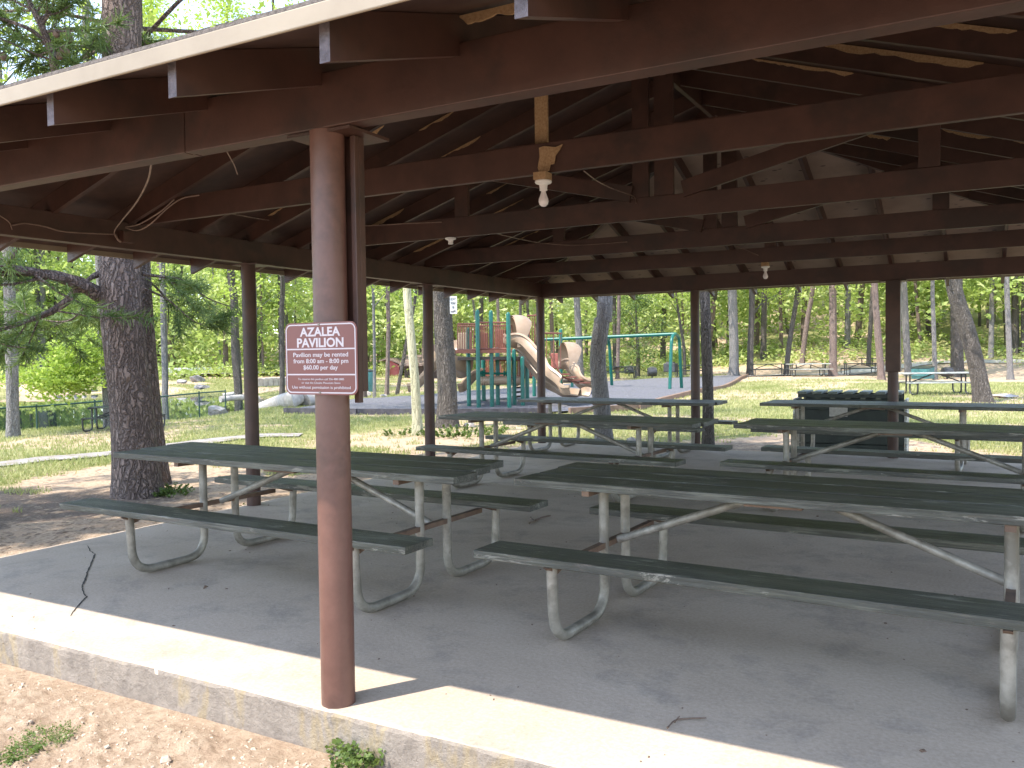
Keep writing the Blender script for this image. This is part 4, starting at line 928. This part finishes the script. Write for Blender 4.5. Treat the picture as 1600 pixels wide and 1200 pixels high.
def chan(w, wall, th=.035, n=8, lanes=1):
    """section of a slide bed: flat to rounded trough with rims"""
    out = []; hw = w/2
    prof = [(-hw-.05, wall), (-hw, wall), (-hw+.03, wall*.4), (-hw+.10, .03), (0, 0), (hw-.10, .03), (hw-.03, wall*.4), (hw, wall), (hw+.05, wall)]
    if lanes == 2:
        q = [(-hw-.05, wall), (-hw, wall), (-hw+.03, wall*.4), (-hw+.10, .02), (-.10, .02), (-.04, wall*.75), (.04, wall*.75), (.10, .02), (hw-.10, .02), (hw-.03, wall*.4), (hw, wall), (hw+.05, wall)]; prof = q
    low = [(x*1.0, z-th-(.0 if abs(x) < hw else .04)) for x, z in prof][::-1]
    return prof+low
def slide(path, lat, w, wall, lanes=1, n=7, m='tan'):
    mb = MB(); pts = bez(path, n); mb.sweep(pts, lat, chan(w, wall, lanes=lanes)); return mb.build('slide', MT[m], play, True)
latd = (fd*.93-rt_*.30).normalized()
slide([PP(799, 543, D0+1.5), PP(812, 548, D0+1.3), PP(828, 566, D0+1.0), PP(848, 590, D0+.6), PP(866, 604, D0+.3), PP(884, 615, D0+.1), PP(906, 618, D0-.2)], latd, 1.15, .26, 2)
slide([PP(880, 577, D0+8), PP(886, 579, D0+7.9), PP(897, 590, D0+7.6), PP(911, 600, D0+7.2), PP(930, 606, D0+7)], latd, 1.0, .22, 2)
def hood(u0, u1, vt, vb, dep, ln):
    """half round hood arching across the head of a slide, leaning out over it"""
    mb = MB(); c0 = PP(u0, vb, dep); R_ = .62; h = (vb-vt)*dep/F; sec = []
    for k in range(17):
        a = math.pi*k/16; sec.append((math.cos(a)*R_, math.sin(a)**.7*h))
    sec = sec+[(x*.93, z*.95) for x, z in sec[::-1]]
    vs = []; m_ = len(sec); st = [(0, 1.0), (.3, 1.02), (.6, 1.0), (.85, .93), (1, .84)]
    L_ = (u1-u0)*dep/F
    for t, sc in st:
        for (a, b) in sec:
            leg = max(0, 1-b/h); vs.append(c0+latd*a+rt_*(L_*t*(1-.75*leg))+Vector((0, 0, b*sc)))
    fs = [(i*m_+k, i*m_+(k+1) % m_, (i+1)*m_+(k+1) % m_, (i+1)*m_+k) for i in range(len(st)-1) for k in range(m_)]
    fs += [tuple(range(17))[::1]+tuple(range(17, 34))] if False else []
    mb.add(vs, fs); mb.build('slide_hood', MT['tan'], play, True)
hood(799, 828, 493, 543, D0+1.5, 0); hood(880, 906, 535, 577, D0+8, 0)
# spiral slide at the left end
C_ = PP(703, 560, D0+1.6); zA = PP(703, 549, D0+1.6).z; zB = PP(650, 598, D0+1.6).z; pth = []; lat = []
for k in range(34):
    a = math.radians(60+k*10.5); t = k/33; q = Vector((C_.x, C_.y, 0))+rt_*math.cos(a)*.46+fd*math.sin(a)*.46; q.z = zA+(zB+.15-zA)*t; pth.append(q); lat.append((rt_*math.cos(a)+fd*math.sin(a)))
tdir = (pth[-1]-pth[-2]); tdir.z = 0; tdir.normalize()
sec = []
for k in range(11):
    a = math.pi*(1+k/10); sec.append((.24*math.cos(a), .24*math.sin(a)+.24+(.16 if k > 7 else 0)*(k-7)/3))
sec = sec+[(x*1.08, z*1.0-.05 if 0 < i < 10 else z) for i, (x, z) in list(enumerate(sec))[::-1]]
mb = MB(); mb.sweep(pth, lat, sec); mb.build('spiral_slide', MT['tan'], play, True)
slide([PP(694, 560, D0+1.3), PP(686, 570, D0+1.2), PP(670, 589, D0+1.0), PP(657, 603, D0+.9), PP(648, 610, D0+.8), PP(639, 611, D0+.8)], (fd*.95-rt_*.1).normalized(), .55, .24)
slide([PP(760, 586, D0+3.0), PP(746, 590, D0+2.9), PP(734, 602, D0+2.8), PP(726, 610, D0+2.7), PP(718, 612, D0+2.7)], (fd*.95-rt_*.1).normalized(), .5, .26)
mb = MB(); q = Lc(G(703, 625, -.12)); mb.lathe((C_.x, C_.y, q.z-.1), [(.06, 0), (.06, zA-q.z+.8)], 10); mb.build('post', MT['tan'], play, True)
panel(683, 692, 527, 548, D0+1.5, 'tan', .4)
# crawl tube and its hangers
mb = MB(); a, b = PP(751, 595, D0+.3), PP(794, 594, D0+.3); n = 24
mb.tube([a.lerp(b, i/n) for i in range(n+1)], [.125+.02*math.sin(i*1.6)**2 for i in range(n+1)], 12); mb.build('crawl_tube', MT['tan'], play, True)
mb = MB(); a, b = PP(799, 597, D0+.8), PP(815, 594, D0+1.0); mb.tube([a, a.lerp(b, .5), b], [.10, .16, .10], 12); mb.build('crawl_tube', MT['tan'], play, True)
mb = MB(); mb.tube([PP(749, 583, D0+.2), PP(796, 584, D0+.2)], .03, 8)
for u in (753, 757, 788, 792): mb.tube([PP(u, 580, D0+.25), PP(u, 591, D0+.3)], .03, 6)
mb.build('rail', MT['teal'], play, True)
mb = MB()
for v in (600, 606, 613, 620): mb.tube([PP(800, v, D0+.9), PP(817, v-1, D0+1.0)], .03, 8)
mb.build('ladder', MT['deckdark'], play, True)
mb = MB(); pts = [PP(873, 585+i*4.4, D0+6.8) for i in range(4)]
for i, p in enumerate(pts): mb.beam(p+rt_*(.25*i), p+rt_*(.25*i+.4), .5, .05)
mb.beam(pts[0]+Vector((0, 0, -.03)), pts[3]+rt_*.75+Vector((0, 0, -.03)), .06, .08)
mb.build('stairs', MT['maroon'], play, True)
mb = MB(); mb.tube([PP(843, 520, D0+6.5), PP(858, 520.6, D0+6.8), PP(877, 521, D0+7)], .03, 8); mb.build('handrail', MT['maroon'], play, True)
mb = MB(); mb.tube([PP(858, 552, D0+6.8), PP(880, 592, D0+6.8)], .03, 8); mb.build('handrail', MT['maroon'], play, True)

# ------------------------------------------------------------ swing frame
sb = G(1056, 604, -.12); ds = depth(sb); sw = empty('swing_set', sb, label='long teal swing frame with arched end legs and no swings hung', cat='swing set')
zt_ = zat(522, sb)-sb.z; r0_ = G(843, 612, -.12); A0 = Vector((0, 0, zt_)); B0 = P(840, 531, ds+2.6)-sb
mb = MB(); mb.tube([B0, A0], .075, 12)
mb.build('top_beam', MT['teal'], sw, True)
nn = (A0-B0); nn.z = 0; nn.normalize(); side = nn.cross(Vector((0, 0, 1)))
side = side if side.dot(fd) > 0 else -side
for c in (A0, A0.lerp(B0, .50)):
    for s in (-1, 1):
        mb = MB(); mb.tube(fillet([c+Vector((0, 0, .0)), c+side*s*.75+Vector((0, 0, -.12)), c+side*s*1.15+Vector((0, 0, -zt_-.1))], .5, 8), .075, 12); mb.build('leg', MT['teal'], sw, True)
for i in range(9):
    c = A0.lerp(B0, .06+.1*i); mb = MB(); mb.tube([c-Vector((0, 0, .06)), c-Vector((0, 0, .16))], .025, 6); mb.build('swing_hanger', MT['black'], sw, True)

# ------------------------------------------------------------ objects on the lawn and by the pond
ts = MB(); tdep = 15.9
c1, c2, c3, c4 = (P(u, v, dpt-.28) for u, v in ((702.5, 463), (713.5, 463), (713.8, 491), (703.2, 490.5)))
ws = empty('tree_sign', c4, label='small white sign nailed high on the thick oak trunk', cat='sign')
wv = (c2-c1).length/2; hv = (c1-c4).length; yw = math.atan2(_r.y, _r.x); ws.rotation_euler = (0, 0, yw)
mb = MB(); rrect(mb, 0, wv*2, 0, hv, .015, 0, .006); mb.build('sign_panel', MT['white'], ws)
for i, t_ in enumerate(("DON'T", 'WORRY', 'BE', 'HAPPY')): text(ws, t_, wv, hv-.035-i*hv*.235, wv*(1.5 if i != 2 else .6), .052, MT['ink'], -.002, .02)
def rock(name, u, v, w, h, m, label, seed, dp=1.0, cat='rock', z=None, sink=.15, group=None):
    b = GT(u, v) if z is None else G(u, v, z); dep = depth(b); R_ = w*dep/F/2; H_ = h*dep/F; r_ = np.random.default_rng(seed)
    me_ = bpy.data.meshes.new(name); import bmesh
    bm = bmesh.new(); bmesh.ops.create_icosphere(bm, subdivisions=4, radius=1)
    pl = rand_unit(26, r_); dd = r_.uniform(.62, .95, 26)
    for q in bm.verts:
        c = np.array(q.co); k = np.max(pl@c/dd); s_ = 1/max(k, .9); q.co = Vector(c*s_)*(1+.05*(float(vnoise(np.array(c[0]*4+9), np.array(c[1]*4+c[2]*3), seed))-.5)); 
    for q in bm.verts: x_, y_, z_ = q.co; q.co = rt_*x_*R_*1.1+fd*y_*R_*dp+Vector((0, 0, (z_*.5+.5-sink)*H_*1.25))
    bm.to_mesh(me_); bm.free(); me_.materials.append(MT[m]); o = bpy.data.objects.new(name, me_); COL.objects.link(o); o.location = b; return tag(o, label=label, cat=cat, group=group)
rock('rock', 338, 650, 34, 16, 'rock', 'large grey boulder on the lawn beside the pond', 1)
rock('rock', 988, 700, 24, 19, 'rock_pale', 'pale boulder just behind the back edge of the slab', 2)
rock('rock', 733, 668, 18, 9, 'rock_pale', 'low pale stone at the foot of the thick oak', 3)
rock('rock', 308, 598, 22, 13, 'rock', 'dark round boulder on the far pond bank', 4, z=-.15)
rock('rock', 283, 600, 16, 7, 'rock', 'low dark boulder left of the round one on far bank', 5, z=-.15)
rock('rock', 315, 608, 24, 8, 'rock', 'flat dark boulder at the waterline of the far bank', 6, z=-.2)
rock('rock', 572, 620, 14, 8, 'rock_pale', 'pale stone near the left corner of the playground surface', 7)
rock('rock', 600, 621, 12, 5, 'rock_pale', 'small pale stone below the slim straight trunk', 8)
rock('rock', 1570, 622, 34, 7, 'rock_pale', 'flat pale stone slab right of the thick leaning trunk', 9)
for i, (u, w, h) in enumerate([(91, 10, 8), (105, 9, 6), (118, 9, 7), (132, 8, 5), (147, 12, 5)]):
    rock('rock', u, 612, w, h, 'rock_pale' if i % 2 else 'rock', ('leftmost of the pale rocks at the far waterline', 'second rock from left at the far waterline, darker', 'middle rock of the row at the far waterline', 'fourth rock from left at the far waterline, lowest', 'rightmost rock at the far waterline beside the pale trunk')[i], 20+i, z=-.4, group='waterline rocks')
def log(pts, r0, m, label, cat='log'):
    b = Vector(pts[0]); mb = MB(); pp = bez([Vector(p)-b for p in pts], 5); mb.tube(pp, [r0*(1-.25*i/len(pp)) for i in range(len(pp))], 12, True, lambda i, k, a: 1+.08*math.sin(2*a+i*.7)); o = mb.build('log', MT[m], None, True, label=label, cat=cat); o.location = b
def onG(u, v, dz=0): p = GT(u, v); p.z += dz; return p
log([onG(400, 637, .17), onG(450, 636, .2), onG(470, 632, .2)], .28, 'oldlog', 'thick bleached log lying on the lawn left of the sign', 'log')
log([onG(476, 634, .15), onG(503, 631, .2)], .24, 'oldlog', 'short bleached log right of the thick one behind the sign', 'log')
log([P(344, 624, 29), P(375, 621, 29.5), P(405, 622, 30)], .11, 'oldlog', 'slender pale log reaching out over the pond water', 'log')
log([P(349, 618, 31), P(366, 615, 31)], .09, 'oldlog', 'thin log behind the slender one at the pond edge', 'log')
# chain link fence on the near bank
fe = empty('chain_link_fence', P(57, 680, 20), label='green chain link fence along the near edge of the pond', cat='fence'); FO = fe.location.copy()
def fence_run(pix):
    tops = [P(u, v, d) for u, v, d, h in pix]; bots = [t-Vector((0, 0, h)) for t, (_, _, _, h) in zip(tops, pix)]
    for i, (a, b) in enumerate(zip(tops, bots)):
        mb = MB(); mb.tube([b-FO-Vector((0, 0, .3)), a-FO+Vector((0, 0, .05))], .021, 8); mb.build('fence_post', MT['fence'], fe, True)
    mb = MB(); mb.tube([t-FO for t in tops], .022, 8); mb.build('top_rail', MT['fence'], fe, True)
    mb = MB(); th = .0018
    for a, b, c, d in zip(tops, tops[1:], bots, bots[1:]):
        Lh = (b-a).length; n = int(Lh/.075)
        for s in (0, 1):
            k = -int(1.0/.075)
            for j in range(k, n+1):
                x0, x1 = j/n, (j+(a-c).length/.075)/n
                z0, z1 = 0., 1.
                if x0 < 0: z0 = -x0/(x1-x0); x0 = 0
                if x1 > 1: z1 = (1-x0)/(x1-x0)*(1-z0)+z0 if x1 > x0 else 1; x1 = 1
                if x0 >= 1 or z1 <= z0: continue
                if s: z0, z1 = 1-z0, 1-z1
                f = lambda x, z: c.lerp(d, x).lerp(a.lerp(b, x), z)-FO
                mb.beam(f(x0, z0), f(x1, z1), th, th)
    mb.build('mesh_panel', MT['fence'], fe)
fence_run([(-120, 645, 17.5, 1.0), (-30, 640, 18.5, 1.0), (57, 635, 19.5, 1.0), (148, 628, 20.8, 1.0), (250, 620, 23.5, 1.0), (311, 614, 25.5, .95), (352, 611, 28, .9)])
# picnic tables and grills outside the roof
t2 = make_table((0, 0, 0), 0, 'dark picnic table by the pond bank behind the large pine', None, 0, (0, 0, 0), 'dkgreen', 'black', 1.9)
def place(t, u, v, rz, label, group=None): p = GT(u, v); t.location = p; t.rotation_euler = (0, 0, math.radians(rz)); t['label'] = label; return t

for (u, v, rz, lb) in [(1201, 588, 25, 'dark trestle picnic table left of the dark leaning trunk'), (968, 592, 28, 'dark picnic table seen beneath the left end of the swing beam'), (1083, 590, 28, 'dark picnic table right of the swing frame beside a grill'), (1345, 587, 28, 'dark picnic table just left of the twisted forked trunk')]:
    place(copy_tree(t2), u, v, rz, lb)
place(t2, 195, 672, 28, 'dark picnic table by the pond bank behind the large pine'); t2.scale = (.72,)*3
t3 = make_table((0, 0, 0), 0, '', None, 0, (0, 0, 0), 'plank_pale', 'black', 2.44)
place(t3, 1462, 616, 28, 'pale grey picnic table on the lawn left of the leaning trunk')
place(copy_tree(t3), 1262, 588, 28, 'long pale picnic table between the two leaning trunks')
t4 = copy_tree(t1b); pA = Vector((-6.05, 1.75, hz(-6.2, 1.8))); ax = Vector((-.62, -.78, 0)); t4.location = pA+ax*1.5; t4.rotation_euler = (0, 0, math.atan2(-ax.y, -ax.x)); t4['label'] = 'green picnic table mostly out of frame at the far left edge'; del t4['group']
def bench(u0, u1, v, dep, label, m='black', hgt=.45):
    a = P(u0, v, dep); b = P(u1, v, dep); z0 = hz(a.x, a.y); e = empty('park_bench', (a.x, a.y, z0), label=label, cat='bench'); q = Vector((b.x-a.x, b.y-a.y, 0))
    mb = MB(); mb.beam((0, 0, hgt), q+Vector((0, 0, hgt)), .3, .05); mb.build('seat', MT[m], e)
    for t_ in (.08, .36, .64, .92): p = q*t_; mb = MB(); mb.tube([p, p+Vector((0, 0, hgt-.02))], .035, 8); mb.build('leg', MT[m], e, True)
bench(1215, 1296, 578, 55, 'long low dark bench behind the long pale table'); bench(1342, 1400, 578, 56, 'low dark bench left of the right back post')
def grill(u, v, label, tall=False):
    p = GT(u, v); e = empty('barbecue_grill', p, label=label, cat='grill'); dep = depth(p); k = dep/F
    h = 11*k; mb = MB(); mb.tube([(0, 0, -.1), (0, 0, h)], .05, 8); mb.build('stand', MT['black'], e, True)
    mb = MB(); a = rt_*7.5*k
    if tall: mb.box((-.35, -.3, h), (.35, .3, h+.5)); mb.box((-.25, -.2, h+.5), (.25, .2, h+.58)); mb.build('firebox', MT['black'], e, bevel=.04)
    else: mb.tube([-a+Vector((0, 0, h)), -a*.9+Vector((0, 0, h)), a*.9+Vector((0, 0, h)), a+Vector((0, 0, h))], [.12, .26, .26, .12], 14); mb.build('barrel', MT['black'], e, True); mb = MB(); mb.tube([-a*.6+Vector((0, 0, h+.28)), a*.6+Vector((0, 0, h+.28))], .02, 6); mb.build('handle', MT['pipe'], e, True)
grill(983, 589, 'black barrel grill right of the thin reddish pine'); grill(1019, 592, 'black barrel grill below the middle of the swing beam'); grill(1048, 592, 'tall box grill just left of the swing frame legs', True); grill(1480, 582, 'black barrel grill half hidden by the broad trunk')
# slatted bin enclosure behind the slab
p0 = G(1244, 712, -.17); p1 = G(1380, 712, -.17); p1 = p0+Vector((1.46, .03, 0)); en = empty('bin_enclosure', p0, math.atan2(.03, 1.46), label='dark green slatted wooden bin enclosure behind the back edge of the slab', cat='bin enclosure')
mb = MB()
for i in range(5): mb.box((0, 0, .04+i*.165), (1.46, .035, .04+i*.165+.155))
mb.build('front_boards', MT['dkgreen'], en, bevel=.004); mb = MB()
for i in range(5): mb.box((1.47, 0, .04+i*.165), (1.505, .62, .04+i*.165+.155)); mb.box((-.045, 0, .04+i*.165), (-.01, .62, .04+i*.165+.155))
mb.build('side_boards', MT['plank_pale'], en, bevel=.004); mb = MB()  # pale planks paint in the light falling on the sides
for i in range(7): mb.box((.02+i*.215, -.02, .93), (.02+i*.215+.13, .68, .965))
mb.build('top_slats', MT['slat'], en, bevel=.004)
mb = MB(); mb.box((.02, .04, .875), (1.44, .08, .925)); mb.box((.02, .58, .0), (1.44, .62, .925)); mb.build('frame', MT['dkgreen'], en)
mb = MB(); mb.box((.47, -.006, .60), (.72, -.001, .79)); mb.build('notice', MT['paper'], en)
# far buildings, dumpster, barrel, low wall
def house(u0, u1, vt, vb, dep, dl, wall, label, roof='roofbrown', ridge_v=None, along=False):
    a = P(u0, vb, dep); b = P(u1, vb, dep); W_ = (u1-u0)*dep/F; z0 = hz(a.x, a.y); ztop = P(u0, vt, dep).z-z0; zr = P(u0, ridge_v, dep).z-z0
    e = empty('park_building', (a.x, a.y, z0), math.atan2(RH.y, RH.x), label=label, cat='building')
    mb = MB()
    if along:
        mb.box((0, 0, -.3), (W_, dl, ztop)); mb.build('wall', MT[wall], e); mb = MB()
        for s in (0, 1):
            y0, y1 = (-.35, dl/2) if s == 0 else (dl+.35, dl/2)
            mb.hexa([(-.3, y0, ztop-.05), (W_+.3, y0, ztop-.05), (W_+.3, y1, zr), (-.3, y1, zr), (-.3, y0, ztop+.07), (W_+.3, y0, ztop+.07), (W_+.3, y1, zr+.12), (-.3, y1, zr+.12)])
        mb.build('roof', MT[roof], e)
    else:
        v = [(0, 0, -.3), (W_, 0, -.3), (W_, 0, ztop), (W_*.18, 0, zr), (0, 0, zr-.12)]; n = 5
        mb.add(v+[(x, dl, z) for x, _, z in v], [tuple(range(n)), tuple(range(n, 2*n))[::-1]]+[(i, n+i, n+(i+1) % n, (i+1) % n) for i in range(n)]); mb.build('wall', MT[wall], e); mb = MB()
        mb.beam((W_*.1, dl/2, zr+.09), (W_+.35, dl/2, ztop+.02), dl+.6, .1); mb.beam((-.5, dl/2, zr-.1), (W_*.12, dl/2, zr+.09), dl+.6, .1); mb.build('roof', MT[roof], e)
    return e
house(604, 624, 571, 592, 62, 5, 'redwall', 'small red building with a sloping roof left of the barkless trunk', ridge_v=562)
hb = house(632, 684, 571, 594, 60, 5, 'darkwall', 'dark walled shed with brown roof behind the barkless trunk', ridge_v=557, along=True)
mb = MB(); p = GT(1424, 577); e = empty('dumpster', p, math.radians(-18), label='green dumpster beyond the lawn right of the right back post', cat='dumpster'); e.scale = (depth(p)*27/F/1.7,)*3; mb.hexa([(0, 0, .15), (1.7, 0, .15), (1.7, 1.3, .15), (0, 1.3, .15), (0, -.1, 1.15), (1.7, -.1, 1.15), (1.7, 1.3, 1.3), (0, 1.3, 1.3)]); mb.build('body', MT['dumpster'], e, bevel=.03)
mb = MB(); mb.hexa([(-.03, -.13, 1.16), (1.73, -.13, 1.16), (1.73, 1.33, 1.31), (-.03, 1.33, 1.31), (-.03, -.13, 1.22), (1.73, -.13, 1.22), (1.73, 1.33, 1.38), (-.03, 1.33, 1.38)]); mb.build('lid', MT['dkgreen'], e, bevel=.01)
mb = MB(); 
for z in (.45, .8): mb.box((.0, -.12, z), (1.7, -.03, z+.06))
mb.build('rib', MT['dumpster'], e)
p = P(575, 612, 38); mb = MB(); e = empty('litter_barrel', (p.x, p.y, hz(p.x, p.y)), label='teal litter barrel below the trunks right of the sign', cat='litter barrel'); mb.lathe((0, 0, 0), [(.28, 0), (.30, .05), (.29, .3), (.31, .32), (.29, .34), (.30, .85), (.28, .9)], 18); mb.build('barrel', MT['dumpster'], e, True); mb = MB(); mb.lathe((0, 0, .9), [(.30, 0), (.29, .05), (.1, .12)], 18); mb.build('lid', MT['dkgreen'], e, True)
a = P(400, 605, 47); b = P(470, 605, 49); mb = MB()
for i in range(9):
    q0 = a.lerp(b, i/9); q1 = a.lerp(b, (i+.97)/9); z = hz(q0.x, q0.y); mb.beam((q0.x, q0.y, z+.25), (q1.x, q1.y, z+.25), .5, .5)
mb.build('retaining_wall', MT['rock_pale'], None, bevel=.04, label='low pale stone retaining wall on the far side of the pond', cat='low wall')
a = P(262, 583, 62); b = P(352, 583, 64); mb = MB()
for i in range(6):
    q0 = a.lerp(b, i/6); q1 = a.lerp(b, (i+.96)/6); z = hz(q0.x, q0.y); mb.beam((q0.x, q0.y, z+.3), (q1.x, q1.y, z+.3), .3, .7)
mb.build('low_wall', MT['white'], None, bevel=.04, label='low white wall across the pond between tree trunks', cat='low wall')
# ------------------------------------------------------------ small things on the slab and dirt
def twig(pixs, label, r0=.004, z=.005):
    b = G(*pixs[0][0], 0); mb = MB()
    for pix in pixs: mb.tube(bez([G(u, v, 0)-b+Vector((0, 0, z+rnd.uniform(0, .012))) for u, v in pix], 4), [r0]+[r0*.7]*(4*(len(pix)-1)-1)+[r0*.3], 6)
    o = mb.build('twig', MT['twig'], None, True, label=label, cat='twig'); o.location = b
twig([[(827, 820), (836, 814), (848, 810), (861, 807)], [(829, 811), (836, 816)]], 'small forked dark twig lying between the two front tables', .008)
twig([[(1043, 1143), (1054, 1131), (1070, 1126), (1104, 1128)], [(1054, 1131), (1062, 1125)]], 'curved dry twig at the edge of sunlight in front', .0045)
def leaflet(u, v, label, s=.03, z=0.002):
    b = G(u, v, 0); mb = MB(); mb.add([(-s, 0, .002), (0, -s*.5, .012), (s, .2*s, .004), (s*.1, s*.6, .016), (-s, 0, 0), (0, -s*.5, .010), (s, .2*s, .002), (s*.1, s*.6, .014)], [(0, 1, 2, 3), (7, 6, 5, 4), (0, 4, 5, 1), (1, 5, 6, 2), (2, 6, 7, 3), (3, 7, 4, 0)]); o = mb.build('dry_leaf', MT['angle'], None, label=label, cat='leaf'); o.location = b; o.rotation_euler = (.1, -.1, u)
leaflet(322, 919, 'curled rusty leaf on the slab in front of the left bench', .022)
# debris and pebbles, weeds at the slab foot
r = np.random.default_rng(8)
def chips(name, n, m, size, flat, area, label, zf, cat):
    V = []; Q = []; o4 = np.array([[-1, -1, 0], [1, -1, 0], [1, 1, 0], [-1, 1, 0], [-.6, -.6, 1], [.7, -.6, 1], [.6, .7, 1], [-.6, .5, 1]], float)
    for i in range(n):
        x, y = area(); s_ = size*r.lognormal(0, .5); a = r.uniform(0, 6.28); c, s = math.cos(a), math.sin(a); q = o4*r.uniform(.7, 1.3, o4.shape)*s_*np.array([1, r.uniform(.5, 1), flat]); q = np.stack([q[:, 0]*c-q[:, 1]*s+x, q[:, 0]*s+q[:, 1]*c+y, q[:, 2]+zf(x, y)], 1)
        k = len(V)*8; V.append(q); Q += [(k, k+3, k+2, k+1), (k+4, k+5, k+6, k+7), (k, k+1, k+5, k+4), (k+1, k+2, k+6, k+5), (k+2, k+3, k+7, k+6), (k+3, k, k+4, k+7)]
    o = bpy.data.objects.new(name, fast_mesh(name, np.vstack(V), np.array(Q), [MT[m]])); COL.objects.link(o); tag(o, label=label, cat=cat, kind='stuff')
def a_front():
    while 1:
        u, v = r.uniform(-30, 900), r.uniform(1030, 1230); p = G(u, v, -.16)
        if p.y < -.12: return p.x, p.y
hfine = lambda x, y: float(height(np.array([x]), np.array([y]), True)[0])-.002
chips('gravel', 1300, 'dirtclod', .0035, .7, a_front, 'gravel scattered over the bare dirt in front of the slab', hfine, 'gravel')
def a_slab(): return r.uniform(-3.7, 3.7), r.uniform(0, 6)
chips('floor_debris', 300, 'angle', .0032, .5, a_slab, 'bits of dry debris scattered over the slab', lambda x, y: .0005, 'debris')
def weed(u, v, n, rad, hgt, label, seed, lf=.018):
    rr_ = np.random.default_rng(seed); b = G(u, v, -.17); b.z = hfine(b.x, b.y); e = empty('weed', b, label=label, cat='weed')
    mb = MB(); cs = []
    for i in range(n):
        a = rr_.uniform(0, 6.28); d = rad*math.sqrt(rr_.uniform(0, 1)); q = Vector((math.cos(a)*d, math.sin(a)*d, 0)); t_ = q*1.25+Vector((0, 0, hgt*rr_.uniform(.4, 1))); mb.tube([q*.7, q.lerp(t_, .5), t_], .0012, 4)
        for f in (.4, .6, .8, 1.): cs.append(tuple(q.lerp(t_, f)))
    mb.build('stem', MT['shrub'], e); p, t = clusters(np.array(cs), 5, .012, rr_, .6); leaf_obj('leaves', p, lf, t*.6, MT['weed'], e, seed, asp=.7)
weed(560, 1192, 34, .11, .09, 'green leafy weed growing at the foot of the slab', 1, .022)
weed(75, 1163, 38, .10, .025, 'low dull weed patch in the dirt at lower left', 2, .009); weed(22, 1190, 30, .08, .025, 'smaller weed patch at the lower left corner', 3, .012)
weed(395, 805, 40, .18, .08, 'grass tuft beside the slab edge near second left post', 4, .03); weed(262, 772, 60, .25, .10, 'weeds sprouting at the base of the large pine', 5, .03)
weed(720, 680, 60, .8, .16, 'leafy weeds around the foot of the thick oak', 6, .06); weed(640, 682, 22, .4, .14, 'weeds around the foot of the pale barkless trunk', 7, .05)

def a_left():
    while 1:
        u, v = r.uniform(-40, 560), 690+r.uniform(0, 1)**.8*190; p = G(u, v, -.17)
        if p.x < -4.0 or p.y > 9.7: return p.x, p.y
def a_back():
    while 1:
        x, y = r.uniform(-6, 5), r.uniform(9.6, 13.5); return x, y
hsoft = lambda x, y: hz(x, y)+.001
chips('leaf_litter', 3000, 'drylitter', .014, .12, a_left, 'dry leaves and pine litter on the shaded ground at left', hsoft, 'leaf litter')
chips('leaf_litter', 1200, 'drylitter', .018, .12, a_back, 'dry leaves on the bare strip behind the slab', hsoft, 'leaf litter')
